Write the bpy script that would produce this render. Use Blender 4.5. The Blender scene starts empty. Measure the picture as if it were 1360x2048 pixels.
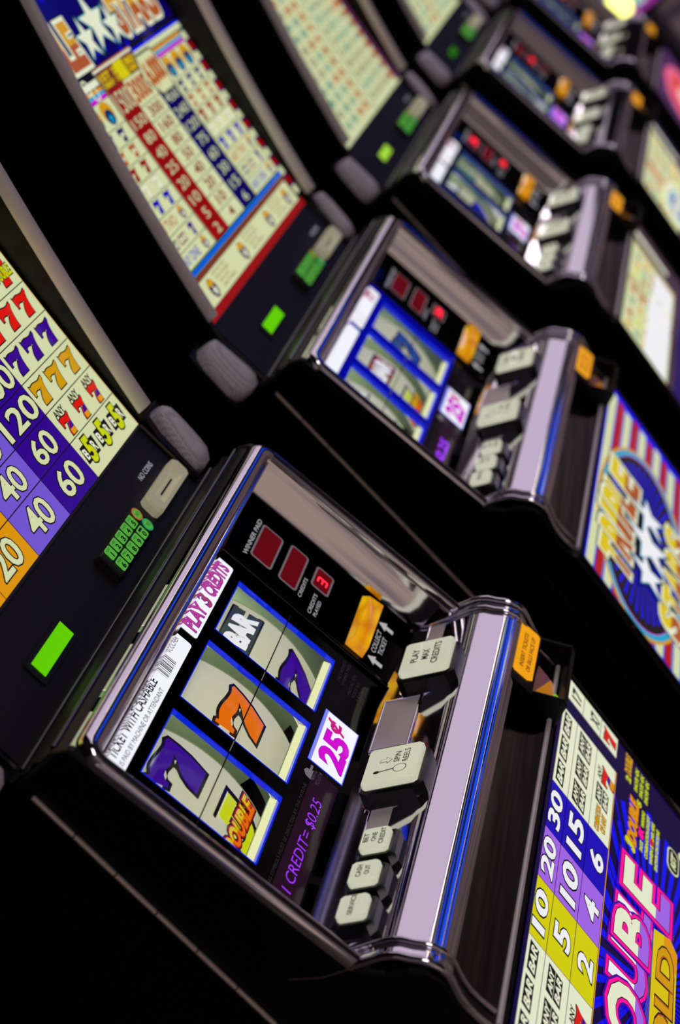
import bpy, math, random
from mathutils import Vector, Matrix
from mathutils.geometry import tessellate_polygon
random.seed(7)
SC = bpy.context.scene
COL = SC.collection
R = math.radians

# ------------------------------------------------------------------ camera, world, exposure
cam_d = bpy.data.cameras.new('camera')
cam = bpy.data.objects.new('camera', cam_d)
COL.objects.link(cam)
right = Vector((0.1906003, -0.72946147, -0.65693035))
up = Vector((0.42729053, -0.54083101, 0.72451682))
fwd = Vector((0.88379541, 0.41879324, -0.20860943))
M = Matrix((right, up, -fwd)).transposed().to_4x4()
M.translation = Vector((-1.3144, -0.84, 1.35))
cam.matrix_world = M
cam_d.sensor_fit = 'VERTICAL'
cam_d.sensor_height = 36
cam_d.sensor_width = 36
cam_d.lens = 3600 / 2048 * 36
cam_d.clip_start = 0.05
cam_d.dof.use_dof = True
cam_d.dof.focus_distance = 1.56
cam_d.dof.aperture_fstop = 4.2
cam_d.dof.aperture_blades = 9
SC.camera = cam

vs = SC.view_settings
vs.view_transform = 'Standard'
vs.look = 'None'
vs.exposure = 0.0
vs.gamma = 1.0
vs.use_curve_mapping = False

world = bpy.data.worlds.new('casino_gloom')
SC.world = world
world.use_nodes = True
bg = world.node_tree.nodes['Background']
bg.inputs[0].default_value = (0.30, 0.20, 0.34, 1)
bg.inputs[1].default_value = 0.02


# ------------------------------------------------------------------ materials
def lin(c):
    return tuple((v / 255 / 12.92) if v / 255 <= 0.04045 else ((v / 255 + 0.055) / 1.055) ** 2.4 for v in c) + (1.0,)


MATS = {}


def mat(name, rgb, rough=0.4, metal=0.0, emit=None, strength=1.0, coat=0.0, spec=0.5):
    if name in MATS:
        return MATS[name]
    m = bpy.data.materials.new(name)
    m.use_nodes = True
    b = m.node_tree.nodes['Principled BSDF']
    b.inputs['Base Color'].default_value = lin(rgb)
    b.inputs['Roughness'].default_value = rough
    b.inputs['Metallic'].default_value = metal
    b.inputs['Specular IOR Level'].default_value = spec
    b.inputs['Coat Weight'].default_value = coat
    if emit is not None:
        b.inputs['Emission Color'].default_value = lin(emit)
        b.inputs['Emission Strength'].default_value = strength
    MATS[name] = m
    return m


def lit(name, rgb, strength=1.0):
    """backlit print: gives off its own colour behind glossy glass"""
    return mat(name, (6, 6, 6), rough=0.12, emit=rgb, strength=strength, spec=0.35)


def noise_on(m, scale, lo, hi, socket='Roughness', detail=3):
    nt = m.node_tree
    b = nt.nodes['Principled BSDF']
    t = nt.nodes.new('ShaderNodeTexCoord')
    n = nt.nodes.new('ShaderNodeTexNoise')
    n.inputs['Scale'].default_value = scale
    n.inputs['Detail'].default_value = detail
    r = nt.nodes.new('ShaderNodeMapRange')
    r.inputs['To Min'].default_value = lo
    r.inputs['To Max'].default_value = hi
    nt.links.new(t.outputs['Object'], n.inputs['Vector'])
    nt.links.new(n.outputs['Fac'], r.inputs['Value'])
    nt.links.new(r.outputs['Result'], b.inputs[socket])
    return m


CHROME = mat('chrome', (222, 218, 226), 0.06, 1.0)
CHROME_S = mat('brushed_silver', (244, 234, 232), 0.42, 0.25)
noise_on(CHROME_S, 22, 0.4, 0.55)
DARKCHROME = mat('dark_chrome', (68, 64, 70), 0.10, 1.0)
BLACK = mat('black_plastic', (9, 8, 10), 0.42, spec=0.28)
noise_on(BLACK, 40, 0.36, 0.5)
GLOSS = mat('gloss_black', (7, 6, 8), 0.12, coat=0.3)
PANEL = mat('black_panel', (27, 25, 26), 0.5, spec=0.35)
GLOSSB = mat('button_housing', (9, 8, 9), 0.3)
GLASSBLK = mat('black_glass', (5, 5, 6), 0.05, spec=0.22)
SPEAKER = mat('speaker_mesh', (190, 185, 190), 0.6, 0.0)
HINGE = mat('hinge_metal', (225, 208, 195), 0.4, 0.7)
CREAMPL = mat('cream_plastic', (205, 198, 165), 0.35, emit=(205, 198, 165), strength=0.30)  # weak emission lightens the coin plate, though it is no lamp
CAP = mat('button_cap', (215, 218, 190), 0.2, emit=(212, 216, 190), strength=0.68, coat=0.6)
KEYRUB = mat('keypad_case', (8, 8, 9), 0.5)
INK = mat('black_ink', (10, 10, 12), 0.5)
PRINT = mat('faint_print', (165, 160, 165), 0.5, emit=(150, 148, 155), strength=0.25)
PRINTW = mat('white_print', (200, 200, 205), 0.5, emit=(190, 192, 200), strength=0.6)
PRINTD = mat('dim_print', (90, 88, 92), 0.5)
INTERIOR = mat('reel_bay', (150, 165, 142), 0.35)
AMBER = mat('amber_lens', (255, 150, 10), 0.08, emit=(250, 165, 20), strength=0.75, coat=1.0)
nta = AMBER.node_tree
tca = nta.nodes.new('ShaderNodeTexCoord')
mpa = nta.nodes.new('ShaderNodeMapping')
mpa.inputs['Scale'].default_value = (34, 60, 75)
mpa.inputs['Rotation'].default_value = (0.2, 0.5, 0.1)
voa = nta.nodes.new('ShaderNodeTexVoronoi')  # cells paint bright and dark facets into the lens emission
voa.inputs['Scale'].default_value = 1.0
cra = nta.nodes.new('ShaderNodeValToRGB')
cra.color_ramp.elements[0].position = 0.15
cra.color_ramp.elements[0].color = lin((255, 205, 20))
cra.color_ramp.elements[1].position = 0.8
cra.color_ramp.elements[1].color = lin((200, 110, 4))
nta.links.new(tca.outputs['Object'], mpa.inputs['Vector'])
nta.links.new(mpa.outputs['Vector'], voa.inputs['Vector'])
nta.links.new(voa.outputs['Distance'], cra.inputs['Fac'])
nta.links.new(cra.outputs['Color'], nta.nodes['Principled BSDF'].inputs['Emission Color'])
REDLENS = mat('red_lens', (90, 6, 14), 0.1, emit=(105, 10, 18), strength=0.7)
LEDRED = mat('red_led', (255, 20, 40), 0.3, emit=(255, 40, 60), strength=2.2)

# speaker perforation
nt = SPEAKER.node_tree
tc = nt.nodes.new('ShaderNodeTexCoord')
vo = nt.nodes.new('ShaderNodeTexVoronoi')
vo.inputs['Scale'].default_value = 420
vo.inputs['Randomness'].default_value = 0.0
cr = nt.nodes.new('ShaderNodeValToRGB')
cr.color_ramp.elements[0].position = 0.28
cr.color_ramp.elements[0].color = (0.25, 0.23, 0.26, 1)
cr.color_ramp.elements[1].position = 0.42
cr.color_ramp.elements[1].color = lin((235, 226, 235))
nt.links.new(tc.outputs['Object'], vo.inputs['Vector'])
nt.links.new(vo.outputs['Distance'], cr.inputs['Fac'])
nt.links.new(cr.outputs['Color'], nt.nodes['Principled BSDF'].inputs['Base Color'])


# pane glass: mostly clear with a reflection
def pane_material():
    m = bpy.data.materials.new('window_pane')
    m.use_nodes = True
    t = m.node_tree
    t.nodes.clear()
    o = t.nodes.new('ShaderNodeOutputMaterial')
    mx = t.nodes.new('ShaderNodeMixShader')
    tr = t.nodes.new('ShaderNodeBsdfTransparent')
    gl = t.nodes.new('ShaderNodeBsdfGlossy')
    gl.inputs['Roughness'].default_value = 0.03
    fr = t.nodes.new('ShaderNodeFresnel')
    fr.inputs['IOR'].default_value = 1.45
    t.links.new(fr.outputs[0], mx.inputs[0])
    t.links.new(tr.outputs[0], mx.inputs[1])
    t.links.new(gl.outputs[0], mx.inputs[2])
    t.links.new(mx.outputs[0], o.inputs['Surface'])
    return m


PANE = pane_material()


# ------------------------------------------------------------------ mesh helpers
class MB:
    def __init__(s):
        s.v, s.f, s.m, s.mats = [], [], [], []

    def mi(s, m):
        if m not in s.mats:
            s.mats.append(m)
        return s.mats.index(m)

    def add(s, vs_, fs, m):
        o = len(s.v)
        k = s.mi(m)
        s.v += [tuple(p) for p in vs_]
        for f in fs:
            s.f.append([i + o for i in f])
            s.m.append(k)

    def quad(s, a, b, c, d, m):
        s.add([a, b, c, d], [(0, 1, 2, 3)], m)

    def box(s, x0, x1, y0, y1, z0, z1, m):
        vs_ = [(x, y, z) for x in (x0, x1) for y in (y0, y1) for z in (z0, z1)]
        s.add(vs_, [(0, 1, 3, 2), (4, 6, 7, 5), (0, 4, 5, 1), (2, 3, 7, 6), (0, 2, 6, 4), (1, 5, 7, 3)], m)

    def prism(s, poly, x0, x1, m, cap=True):
        """closed (y,z) outline extruded along x"""
        n = len(poly)
        vs_ = [(x0, y, z) for y, z in poly] + [(x1, y, z) for y, z in poly]
        fs = [(i, (i + 1) % n, n + (i + 1) % n, n + i) for i in range(n)]
        s.add(vs_, fs, m)
        if cap:
            tri = tessellate_polygon([[Vector((y, z, 0)) for y, z in poly]])
            s.add(vs_[:n], [tuple(t) for t in tri], m)
            s.add(vs_[n:], [tuple(t)[::-1] for t in tri], m)

    def strip(s, line, x0, x1, m, nx=1):
        """open (y,z) line extruded along x"""
        n = len(line)
        vs_ = []
        for k in range(nx + 1):
            x = x0 + (x1 - x0) * k / nx
            vs_ += [(x, y, z) for y, z in line]
        fs = [(k * n + i, (k + 1) * n + i, (k + 1) * n + i + 1, k * n + i + 1) for k in range(nx) for i in range(n - 1)]
        s.add(vs_, fs, m)

    def tube(s, pts, r, m, seg=10):
        pts = [Vector(p) for p in pts]
        rings = []
        nrm = None
        for i, p in enumerate(pts):
            t = (pts[min(i + 1, len(pts) - 1)] - pts[max(i - 1, 0)]).normalized()
            if nrm is None:
                a = Vector((0, 0, 1)) if abs(t.z) < 0.9 else Vector((1, 0, 0))
                nrm = t.cross(a).normalized()
            else:
                nrm = (nrm - t * nrm.dot(t)).normalized()
            b = t.cross(nrm)
            rings.append([p + nrm * r * math.cos(2 * math.pi * k / seg) + b * r * math.sin(2 * math.pi * k / seg) for k in range(seg)])
        vs_ = [q for rg in rings for q in rg]
        fs = [(i * seg + k, i * seg + (k + 1) % seg, (i + 1) * seg + (k + 1) % seg, (i + 1) * seg + k) for i in range(len(pts) - 1) for k in range(seg)]
        fs.append(tuple(range(seg))[::-1])
        fs.append(tuple(range((len(pts) - 1) * seg, len(pts) * seg)))
        s.add(vs_, fs, m)

    def mesh(s, name, smooth=False):
        me = bpy.data.meshes.new(name)
        me.from_pydata(s.v, [], s.f)
        for m in s.mats:
            me.materials.append(m)
        me.polygons.foreach_set('material_index', s.m)
        if smooth:
            me.polygons.foreach_set('use_smooth', [True] * len(me.polygons))
        me.update()
        me.validate()
        return me


def fixed_normals(me):
    import bmesh
    b = bmesh.new()
    b.from_mesh(me)
    bmesh.ops.remove_doubles(b, verts=b.verts, dist=1e-6)
    bmesh.ops.recalc_face_normals(b, faces=b.faces)
    b.to_mesh(me)
    b.free()
    return me


def smooth_by_angle(me, deg=35):
    me.polygons.foreach_set('use_smooth', [True] * len(me.polygons))
    import bmesh
    b = bmesh.new()
    b.from_mesh(me)
    lim = R(deg)
    for e in b.edges:
        if len(e.link_faces) == 2:
            e.smooth = e.calc_face_angle(0) < lim
    b.to_mesh(me)
    b.free()
    return me


CACHE = {}


def part(name, key, maker, parent, bevel=0, seg=2, label=None, loc=None):
    """one part object; the mesh is made once per key and shared by the later machines"""
    if key not in CACHE:
        CACHE[key] = maker()
    o = bpy.data.objects.new(name, CACHE[key])
    COL.objects.link(o)
    o.parent = parent
    if loc:
        o.location = loc
    if bevel:
        b = o.modifiers.new('bevel', 'BEVEL')
        b.width = bevel
        b.segments = seg
        b.limit_method = 'ANGLE'
        b.angle_limit = R(35)
    if label:
        o['label'] = label
    return o


# ------------------------------------------------------------------ lettering
TXT = {}


def glyphs(s, off=0.0, shear=0.0):
    k = (s, round(off, 4), round(shear, 3))
    if k in TXT:
        return TXT[k]
    c = bpy.data.curves.new('lettering', 'FONT')
    c.body = s
    c.size = 1
    c.offset = off
    c.shear = shear
    c.resolution_u = 3
    c.fill_mode = 'FRONT'
    o = bpy.data.objects.new('lettering', c)
    COL.objects.link(o)
    dg = bpy.context.evaluated_depsgraph_get()
    dg.update()
    me = o.evaluated_get(dg).to_mesh()
    vs_ = [(v.co.x, v.co.y) for v in me.vertices]
    fs = [tuple(p.vertices) for p in me.polygons]
    o.evaluated_get(dg).to_mesh_clear()
    bpy.data.objects.remove(o)
    bpy.data.curves.remove(c)
    TXT[k] = (vs_, fs)
    return TXT[k]


def offset_poly(p, d):
    n = len(p)
    area = sum(p[i][0] * p[(i + 1) % n][1] - p[(i + 1) % n][0] * p[i][1] for i in range(n))
    sg = 1 if area > 0 else -1
    out = []
    for i in range(n):
        a, b, c = Vector(p[i - 1]), Vector(p[i]), Vector(p[(i + 1) % n])
        e1, e2 = (b - a), (c - b)
        if e1.length < 1e-9 or e2.length < 1e-9:
            out.append(tuple(b))
            continue
        e1.normalize()
        e2.normalize()
        n1, n2 = Vector((e1.y, -e1.x)) * sg, Vector((e2.y, -e2.x)) * sg
        m = n1 + n2
        if m.length < 1e-4:
            m = n1
        m.normalize()
        k = min(1 / max(m.dot(n1), 0.3), 2.2)
        q = b + m * d * k
        out.append((q.x, q.y))
    return out


SEVEN = [(0.0, 1.0), (0.08, 0.95), (0.14, 0.975), (0.21, 0.99), (0.31, 1.0), (0.41, 0.99), (0.55, 0.955), (0.68, 0.94), (0.8, 0.95), (0.90, 1.0), (1.0, 1.02), (1.0, 0.94), (0.91, 0.82), (0.84, 0.66), (0.79, 0.5), (0.76, 0.35), (0.73, 0.17), (0.72, 0.0),
         (0.2, 0.0), (0.21, 0.11), (0.25, 0.24), (0.31, 0.34), (0.38, 0.43), (0.5, 0.56), (0.64, 0.69), (0.53, 0.65), (0.43, 0.66), (0.34, 0.69), (0.23, 0.69), (0.15, 0.66), (0.11, 0.60), (0.1, 0.53), (0.0, 0.52)]
SEVEN_REEL = [(0.95, 0.97), (1.0, 0.93), (0.95, 0.71), (0.88, 0.4), (0.78, 0.0), (0.28, 0.0), (0.31, 0.2), (0.40, 0.37), (0.49, 0.47), (0.63, 0.58), (0.74, 0.7), (0.63, 0.67), (0.49, 0.67), (0.35, 0.71), (0.24, 0.7), (0.16, 0.64), (0.13, 0.55),
              (0.03, 0.54), (0.0, 0.98), (0.07, 0.99), (0.1, 0.93), (0.22, 0.98), (0.30, 1.0), (0.38, 1.0), (0.47, 0.99), (0.56, 0.97), (0.64, 0.95), (0.72, 0.94), (0.80, 0.93), (0.87, 0.94)]
STAR = [(math.sin(2 * math.pi * k / 10) * (0.5 if k % 2 == 0 else 0.2), math.cos(2 * math.pi * k / 10) * (0.5 if k % 2 == 0 else 0.2)) for k in range(10)]


class Sheet(MB):
    """print on a surface: F(a, b, h) maps across, up and layer to the thing's own space"""

    def __init__(s, F, step=None, layer=0.0002):
        MB.__init__(s)
        s.F, s.step, s.layer = F, step, layer

    def h(s, l):
        return l * s.layer

    def rect(s, x0, y0, x1, y1, m, l=0):
        n = 1
        if s.step:
            n = max(1, int(abs(y1 - y0) / s.step + 0.5))
        for i in range(n):
            a, b = y0 + (y1 - y0) * i / n, y0 + (y1 - y0) * (i + 1) / n
            s.quad(s.F(x0, a, s.h(l)), s.F(x1, a, s.h(l)), s.F(x1, b, s.h(l)), s.F(x0, b, s.h(l)), m)

    def poly(s, p, m, l=0):
        tri = tessellate_polygon([[Vector((x, y, 0)) for x, y in p]])
        area = sum(p[i][0] * p[(i + 1) % len(p)][1] - p[(i + 1) % len(p)][0] * p[i][1] for i in range(len(p)))
        fs = []
        for t in tri:
            a, b, c = [p[i] for i in t]
            cr_ = (b[0] - a[0]) * (c[1] - a[1]) - (b[1] - a[1]) * (c[0] - a[0])
            fs.append(tuple(t) if cr_ > 0 else tuple(t)[::-1])
        s.add([s.F(x, y, s.h(l)) for x, y in p], fs, m)

    def rrect(s, x0, y0, x1, y1, r, m, l=0):
        p = []
        for cx, cy, a0 in ((x1 - r, y1 - r, 0), (x0 + r, y1 - r, 90), (x0 + r, y0 + r, 180), (x1 - r, y0 + r, 270)):
            for k in range(5):
                a = R(a0 + k * 22.5)
                p.append((cx + r * math.cos(a), cy + r * math.sin(a)))
        s.poly(p, m, l)

    def ellipse(s, cx, cy, rx, ry, m, l=0, n=28):
        s.poly([(cx + rx * math.cos(2 * math.pi * k / n), cy + ry * math.sin(2 * math.pi * k / n)) for k in range(n)], m, l)

    def ring(s, cx, cy, rx, ry, w, m, l=0, a0=0, a1=360, n=40):
        for k in range(n):
            a, b = R(a0 + (a1 - a0) * k / n), R(a0 + (a1 - a0) * (k + 1) / n)
            pts = [(cx + (rx - w) * math.cos(a), cy + (ry - w) * math.sin(a)), (cx + rx * math.cos(a), cy + ry * math.sin(a)),
                   (cx + rx * math.cos(b), cy + ry * math.sin(b)), (cx + (rx - w) * math.cos(b), cy + (ry - w) * math.sin(b))]
            s.poly(pts, m, l)

    def shape(s, pts, x0, y0, x1, y1, m, l=0, line=None, w=0.0, slant=0.0):
        q = [(x0 + (x1 - x0) * (x + slant * y), y0 + (y1 - y0) * y) for x, y in pts]
        if line:
            s.poly(offset_poly(q, w), line, l)
            l += 1
        s.poly(q, m, l)
        return q

    def text(s, t, x0, y0, x1, y1, m, l=0, bold=0.0, line=None, w=0.0, shear=0.0, grad=None, at=0.5):
        """lettering fitted to a box; w = outline in glyph units"""
        base, _ = glyphs(t, bold, shear)
        if not base:
            return
        mnx, mxx = min(p[0] for p in base), max(p[0] for p in base)
        mny, mxy = min(p[1] for p in base), max(p[1] for p in base)
        sx, sy = (x1 - x0) / max(mxx - mnx, 1e-6), (y1 - y0) / max(mxy - mny, 1e-6)
        todo = []
        if line:
            lines = line if isinstance(line, list) else [(line, w)]
            for lm, lw in lines:
                todo.append((glyphs(t, bold + lw, shear), lm))
        todo.append((glyphs(t, bold, shear), m))
        for i, ((vv, ff), mm) in enumerate(todo):
            pts = [s.F(x0 + (x - mnx) * sx, y0 + (y - mny) * sy, s.h(l + i)) for x, y in vv]
            if grad and i == len(todo) - 1:
                # printed two colour lettering, cut along the middle line
                cut = mny + (mxy - mny) * at
                for sg, m2 in ((1, mm), (-1, grad)):
                    for f in ff:
                        pl = [vv[k] for k in f]
                        out = []
                        for q in range(len(pl)):
                            a_, b_ = pl[q], pl[(q + 1) % len(pl)]
                            da, db = (a_[1] - cut) * sg, (b_[1] - cut) * sg
                            if da >= 0:
                                out.append(a_)
                            if (da > 0 > db) or (da < 0 < db):
                                w_ = da / (da - db)
                                out.append((a_[0] + (b_[0] - a_[0]) * w_, cut))
                        if len(out) > 2:
                            s.add([s.F(x0 + (x - mnx) * sx, y0 + (y - mny) * sy, s.h(l + i)) for x, y in out], [tuple(range(len(out)))], m2)
            else:
                s.add(pts, ff, mm)


# ------------------------------------------------------------------ surfaces of the machine (own space: x right, y into the machine, z up)
def yglass(z):
    d = z - 1.175
    return 0.003 - 0.05 * d - 0.15 * d * d


def ytrim(z):
    d = z - 1.175
    return -0.014 - 0.17 * d - 0.14 * d * d


def F_upper(a, b, h):
    return (a, yglass(b) - h, b)


def plane_map(A, B, off=0.0):
    """A top, B bottom (y,z); b is minus the distance down from A; h lifts outward"""
    A, B = Vector(A), Vector(B)
    e = (B - A).normalized()
    n = Vector((e.y, -e.x))
    if n.x > 0:
        n = -n

    def F(a, b, h):
        p = A + e * (-b) + n * (h + off)
        return (a, p.x, p.y)
    return F


F_glass = plane_map((-0.0231, 1.09), (-0.0611, 0.818))
F_bez = plane_map((-0.066, 1.084), (-0.108, 0.822))
F_serv = plane_map((0.005, 1.175), (0.0, 1.09))
F_belly = plane_map((-0.155, 0.7125), (-0.14, 0.5), 0.0015)
DK0, DK1 = Vector((-0.058, 0.840)), Vector((-0.1505, 0.802))
F_deck = plane_map(DK0, DK1)
# the deck normal must look up
if F_deck(0, 0, 0.01)[2] < F_deck(0, 0, 0)[2]:
    raise RuntimeError('deck map')

# ------------------------------------------------------------------ printed colours
CREAM = lit('backlit_cream', (208, 214, 166))
CREAM2 = lit('backlit_pale', (226, 230, 200))
WHITE = lit('backlit_white', (236, 236, 240))
PURPLE = lit('backlit_purple', (48, 4, 138))
LILAC = lit('backlit_lilac', (112, 84, 205))
ORANGE = lit('backlit_orange', (218, 146, 6))
ORANGE7 = lit('print_orange', (226, 108, 10))
GOLD7 = lit('print_gold', (205, 150, 12))
RED = lit('print_red', (214, 24, 14))
DKRED = lit('backlit_dark_red', (150, 8, 10))
VIOLET = lit('print_violet', (58, 10, 140))
NAVY = lit('backlit_navy', (12, 2, 92))
BLUE = lit('backlit_blue', (20, 4, 178))
ROYAL = lit('backlit_royal', (2, 10, 225))
MIDNIGHT = lit('backlit_midnight', (8, 0, 60))
LAV = lit('backlit_lavender', (158, 98, 224))
YEL = lit('backlit_yellow', (208, 202, 2))
LIME = lit('print_lime', (196, 206, 10))
MAGENTA = lit('print_magenta', (206, 0, 206))
PINK = lit('print_pink', (250, 6, 150))
CYAN = lit('print_cyan', (20, 160, 200))
LEDBLUE = lit('edge_glow_blue', (4, 36, 214), 1.0)
BROWN = lit('print_brown', (118, 52, 30))
RUST = lit('print_rust', (168, 84, 34))
TEAL = lit('print_teal', (110, 150, 130))
BRICK = lit('print_brick', (170, 18, 22))
LINEK = lit('print_black', (16, 14, 20))
GREYL = lit('print_grey', (140, 140, 110))
GOLDTAG = lit('print_gold_tag', (214, 190, 12))
AMBTXT = lit('print_amber', (240, 150, 10))
GREENLED = lit('green_display', (98, 204, 2))
KEYG = lit('key_green', (88, 176, 66), 0.85)
KEYT = lit('key_teal', (40, 160, 105), 0.85)
KEYR = lit('key_red', (176, 110, 50), 0.85)
VFD = lit('violet_display_text', (150, 50, 235), 1.3)
VFDBG = lit('violet_display', (30, 6, 26))
HOT = lit('glare_white', (250, 252, 245), 1.3)
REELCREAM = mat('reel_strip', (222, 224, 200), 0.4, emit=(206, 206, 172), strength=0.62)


def seven(S, x0, y0, x1, y1, m, l=1, w=0.0015, line=None):
    S.shape(SEVEN, x0, y0, x1, y1, m, l, line or LINEK, w)


def barword(S, t, x0, y0, x1, y1, l=1, bg=LINEK, fg=CREAM2, slant=0.25):
    d = (y1 - y0) * slant
    S.poly([(x0, y0), (x1 - d, y0), (x1, y1), (x0 + d, y1)], bg, l)
    mx, my = (x1 - x0) * 0.09, (y1 - y0) * 0.16
    S.text(t, x0 + mx, y0 + my, x1 - mx, y1 - my, fg, l + 1, bold=0.035, shear=0.25)


# ------------------------------------------------------------------ award glass art
def upper_base(S, m, zt=1.86):
    S.rect(-0.25, 1.17, 0.255, zt, m, 0)


def art_upper_sevens():
    S = Sheet(F_upper, 0.05)
    upper_base(S, LINEK)
    rows = [1.1725, 1.2130, 1.2475, 1.2817, 1.3160, 1.3505, 1.3850, 1.4195]
    cols = [(-0.25, -0.192, YEL, ['5', '10', '10', '20', '25', '50', '90']),
            (-0.192, -0.112, ORANGE, ['10', '20', '20', '40', '50', '100', '180']),
            (-0.112, -0.034, ORANGE, ['20', '20', '40', '60', '80', '160', '300']),
            (-0.034, 0.048, LILAC, ['40', '40', '80', '120', '160', '320', '600']),
            (0.048, 0.128, PURPLE, ['60', '60', '120', '200', '240', '480', '900'])]
    for i in range(7):
        z0, z1 = rows[i], rows[i + 1]
        g = 0.0005
        for x0, x1, m, vals in cols:
            mm = m
            if m is LILAC and i > 3:
                mm = PURPLE
            S.rect(x0 + g, z0 + g, x1 - g, z1 - g, mm, 1)
            t = vals[i]
            cx = (x0 + x1) / 2
            hw = 0.0118 * len(t) + (0.003 if len(t) == 3 else 0)
            zz0, zz1 = z0 + (z1 - z0) * 0.13, z1 - (z1 - z0) * 0.15
            if i == 0:
                zz0 = z0 + 0.008
            S.text(t, cx - hw, zz0, cx + hw, zz1, CREAM, 2, bold=0.02, line=LINEK, w=0.035)
        S.rect(0.128 + g, z0 + g, 0.2555, z1 - g, CREAM, 1)
        cxs = [0.150, 0.190, 0.230]
        for cx in cxs:
            if i == 0:
                S.poly([(cx - 0.019, z0 + 0.014), (cx + 0.015, z0 + 0.014), (cx + 0.019, z0 + 0.031), (cx - 0.015, z0 + 0.031)], LINEK, 2)
                S.text('B', cx - 0.015, z0 + 0.017, cx - 0.007, z0 + 0.028, CREAM2, 3, bold=0.03)
                S.text('R', cx + 0.007, z0 + 0.017, cx + 0.015, z0 + 0.028, CREAM2, 3, bold=0.03)
                S.text('5', cx - 0.009, z0 + 0.010, cx + 0.008, z0 + 0.036, LIME, 4, bold=0.05, line=LINEK, w=0.05, shear=0.2)
            elif i == 1:
                S.text('ANY', cx - 0.012, z0 + 0.0235, cx + 0.012, z0 + 0.0315, LINEK, 2, bold=0.03)
                q = [(cx - 0.011 + 0.022 * x, z0 + 0.003 + 0.0195 * y) for x, y in SEVEN]
                S.poly(offset_poly(q, 0.0012), LINEK, 2)
                S.poly(q, RED, 3)
                S.poly([(x, min(y, z0 + 0.0145)) for x, y in q if y < z0 + 0.0146] + [], VIOLET, 4) if False else None
                S.poly([(cx - 0.0045, z0 + 0.0085), (cx + 0.0045, z0 + 0.0085), (cx + 0.0065, z0 + 0.0145), (cx + 0.0015, z0 + 0.0145)], VIOLET, 4)
                S.poly([(cx - 0.005, z0 + 0.003), (cx + 0.0052, z0 + 0.003), (cx + 0.0049, z0 + 0.0085), (cx - 0.0043, z0 + 0.0085)], ORANGE, 4)
            else:
                m = {2: GOLD7, 3: VIOLET, 4: RED, 5: RED, 6: RED}[i]
                seven(S, cx - 0.0150, z0 + 0.0055, cx + 0.0155, z1 - 0.0060, m, 2, 0.0012)
                if i >= 5:
                    S.text('DOUBLE', cx - 0.019, z0 + 0.012, cx + 0.019, z0 + 0.024, LIME, 5, bold=0.04, line=LINEK, w=0.07)
    S.rect(0.2555, 1.1725, 0.2562, 1.42, ORANGE, 1)
    return S.mesh('pay_table_glass')


def medallion(S, cx, cz, r, l=2):
    S.ellipse(cx, cz, r, r, BROWN, l)
    S.ellipse(cx, cz - r * 0.15, r * 0.82, r * 0.75, NAVY, l + 1)
    S.ellipse(cx, cz + r * 0.55, r * 0.8, r * 0.35, GOLD7, l + 2)
    S.shape(STAR, cx, cz - r * 0.3, cx + r * 1.3, cz + r * 1.0, CREAM2, l + 3)


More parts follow.
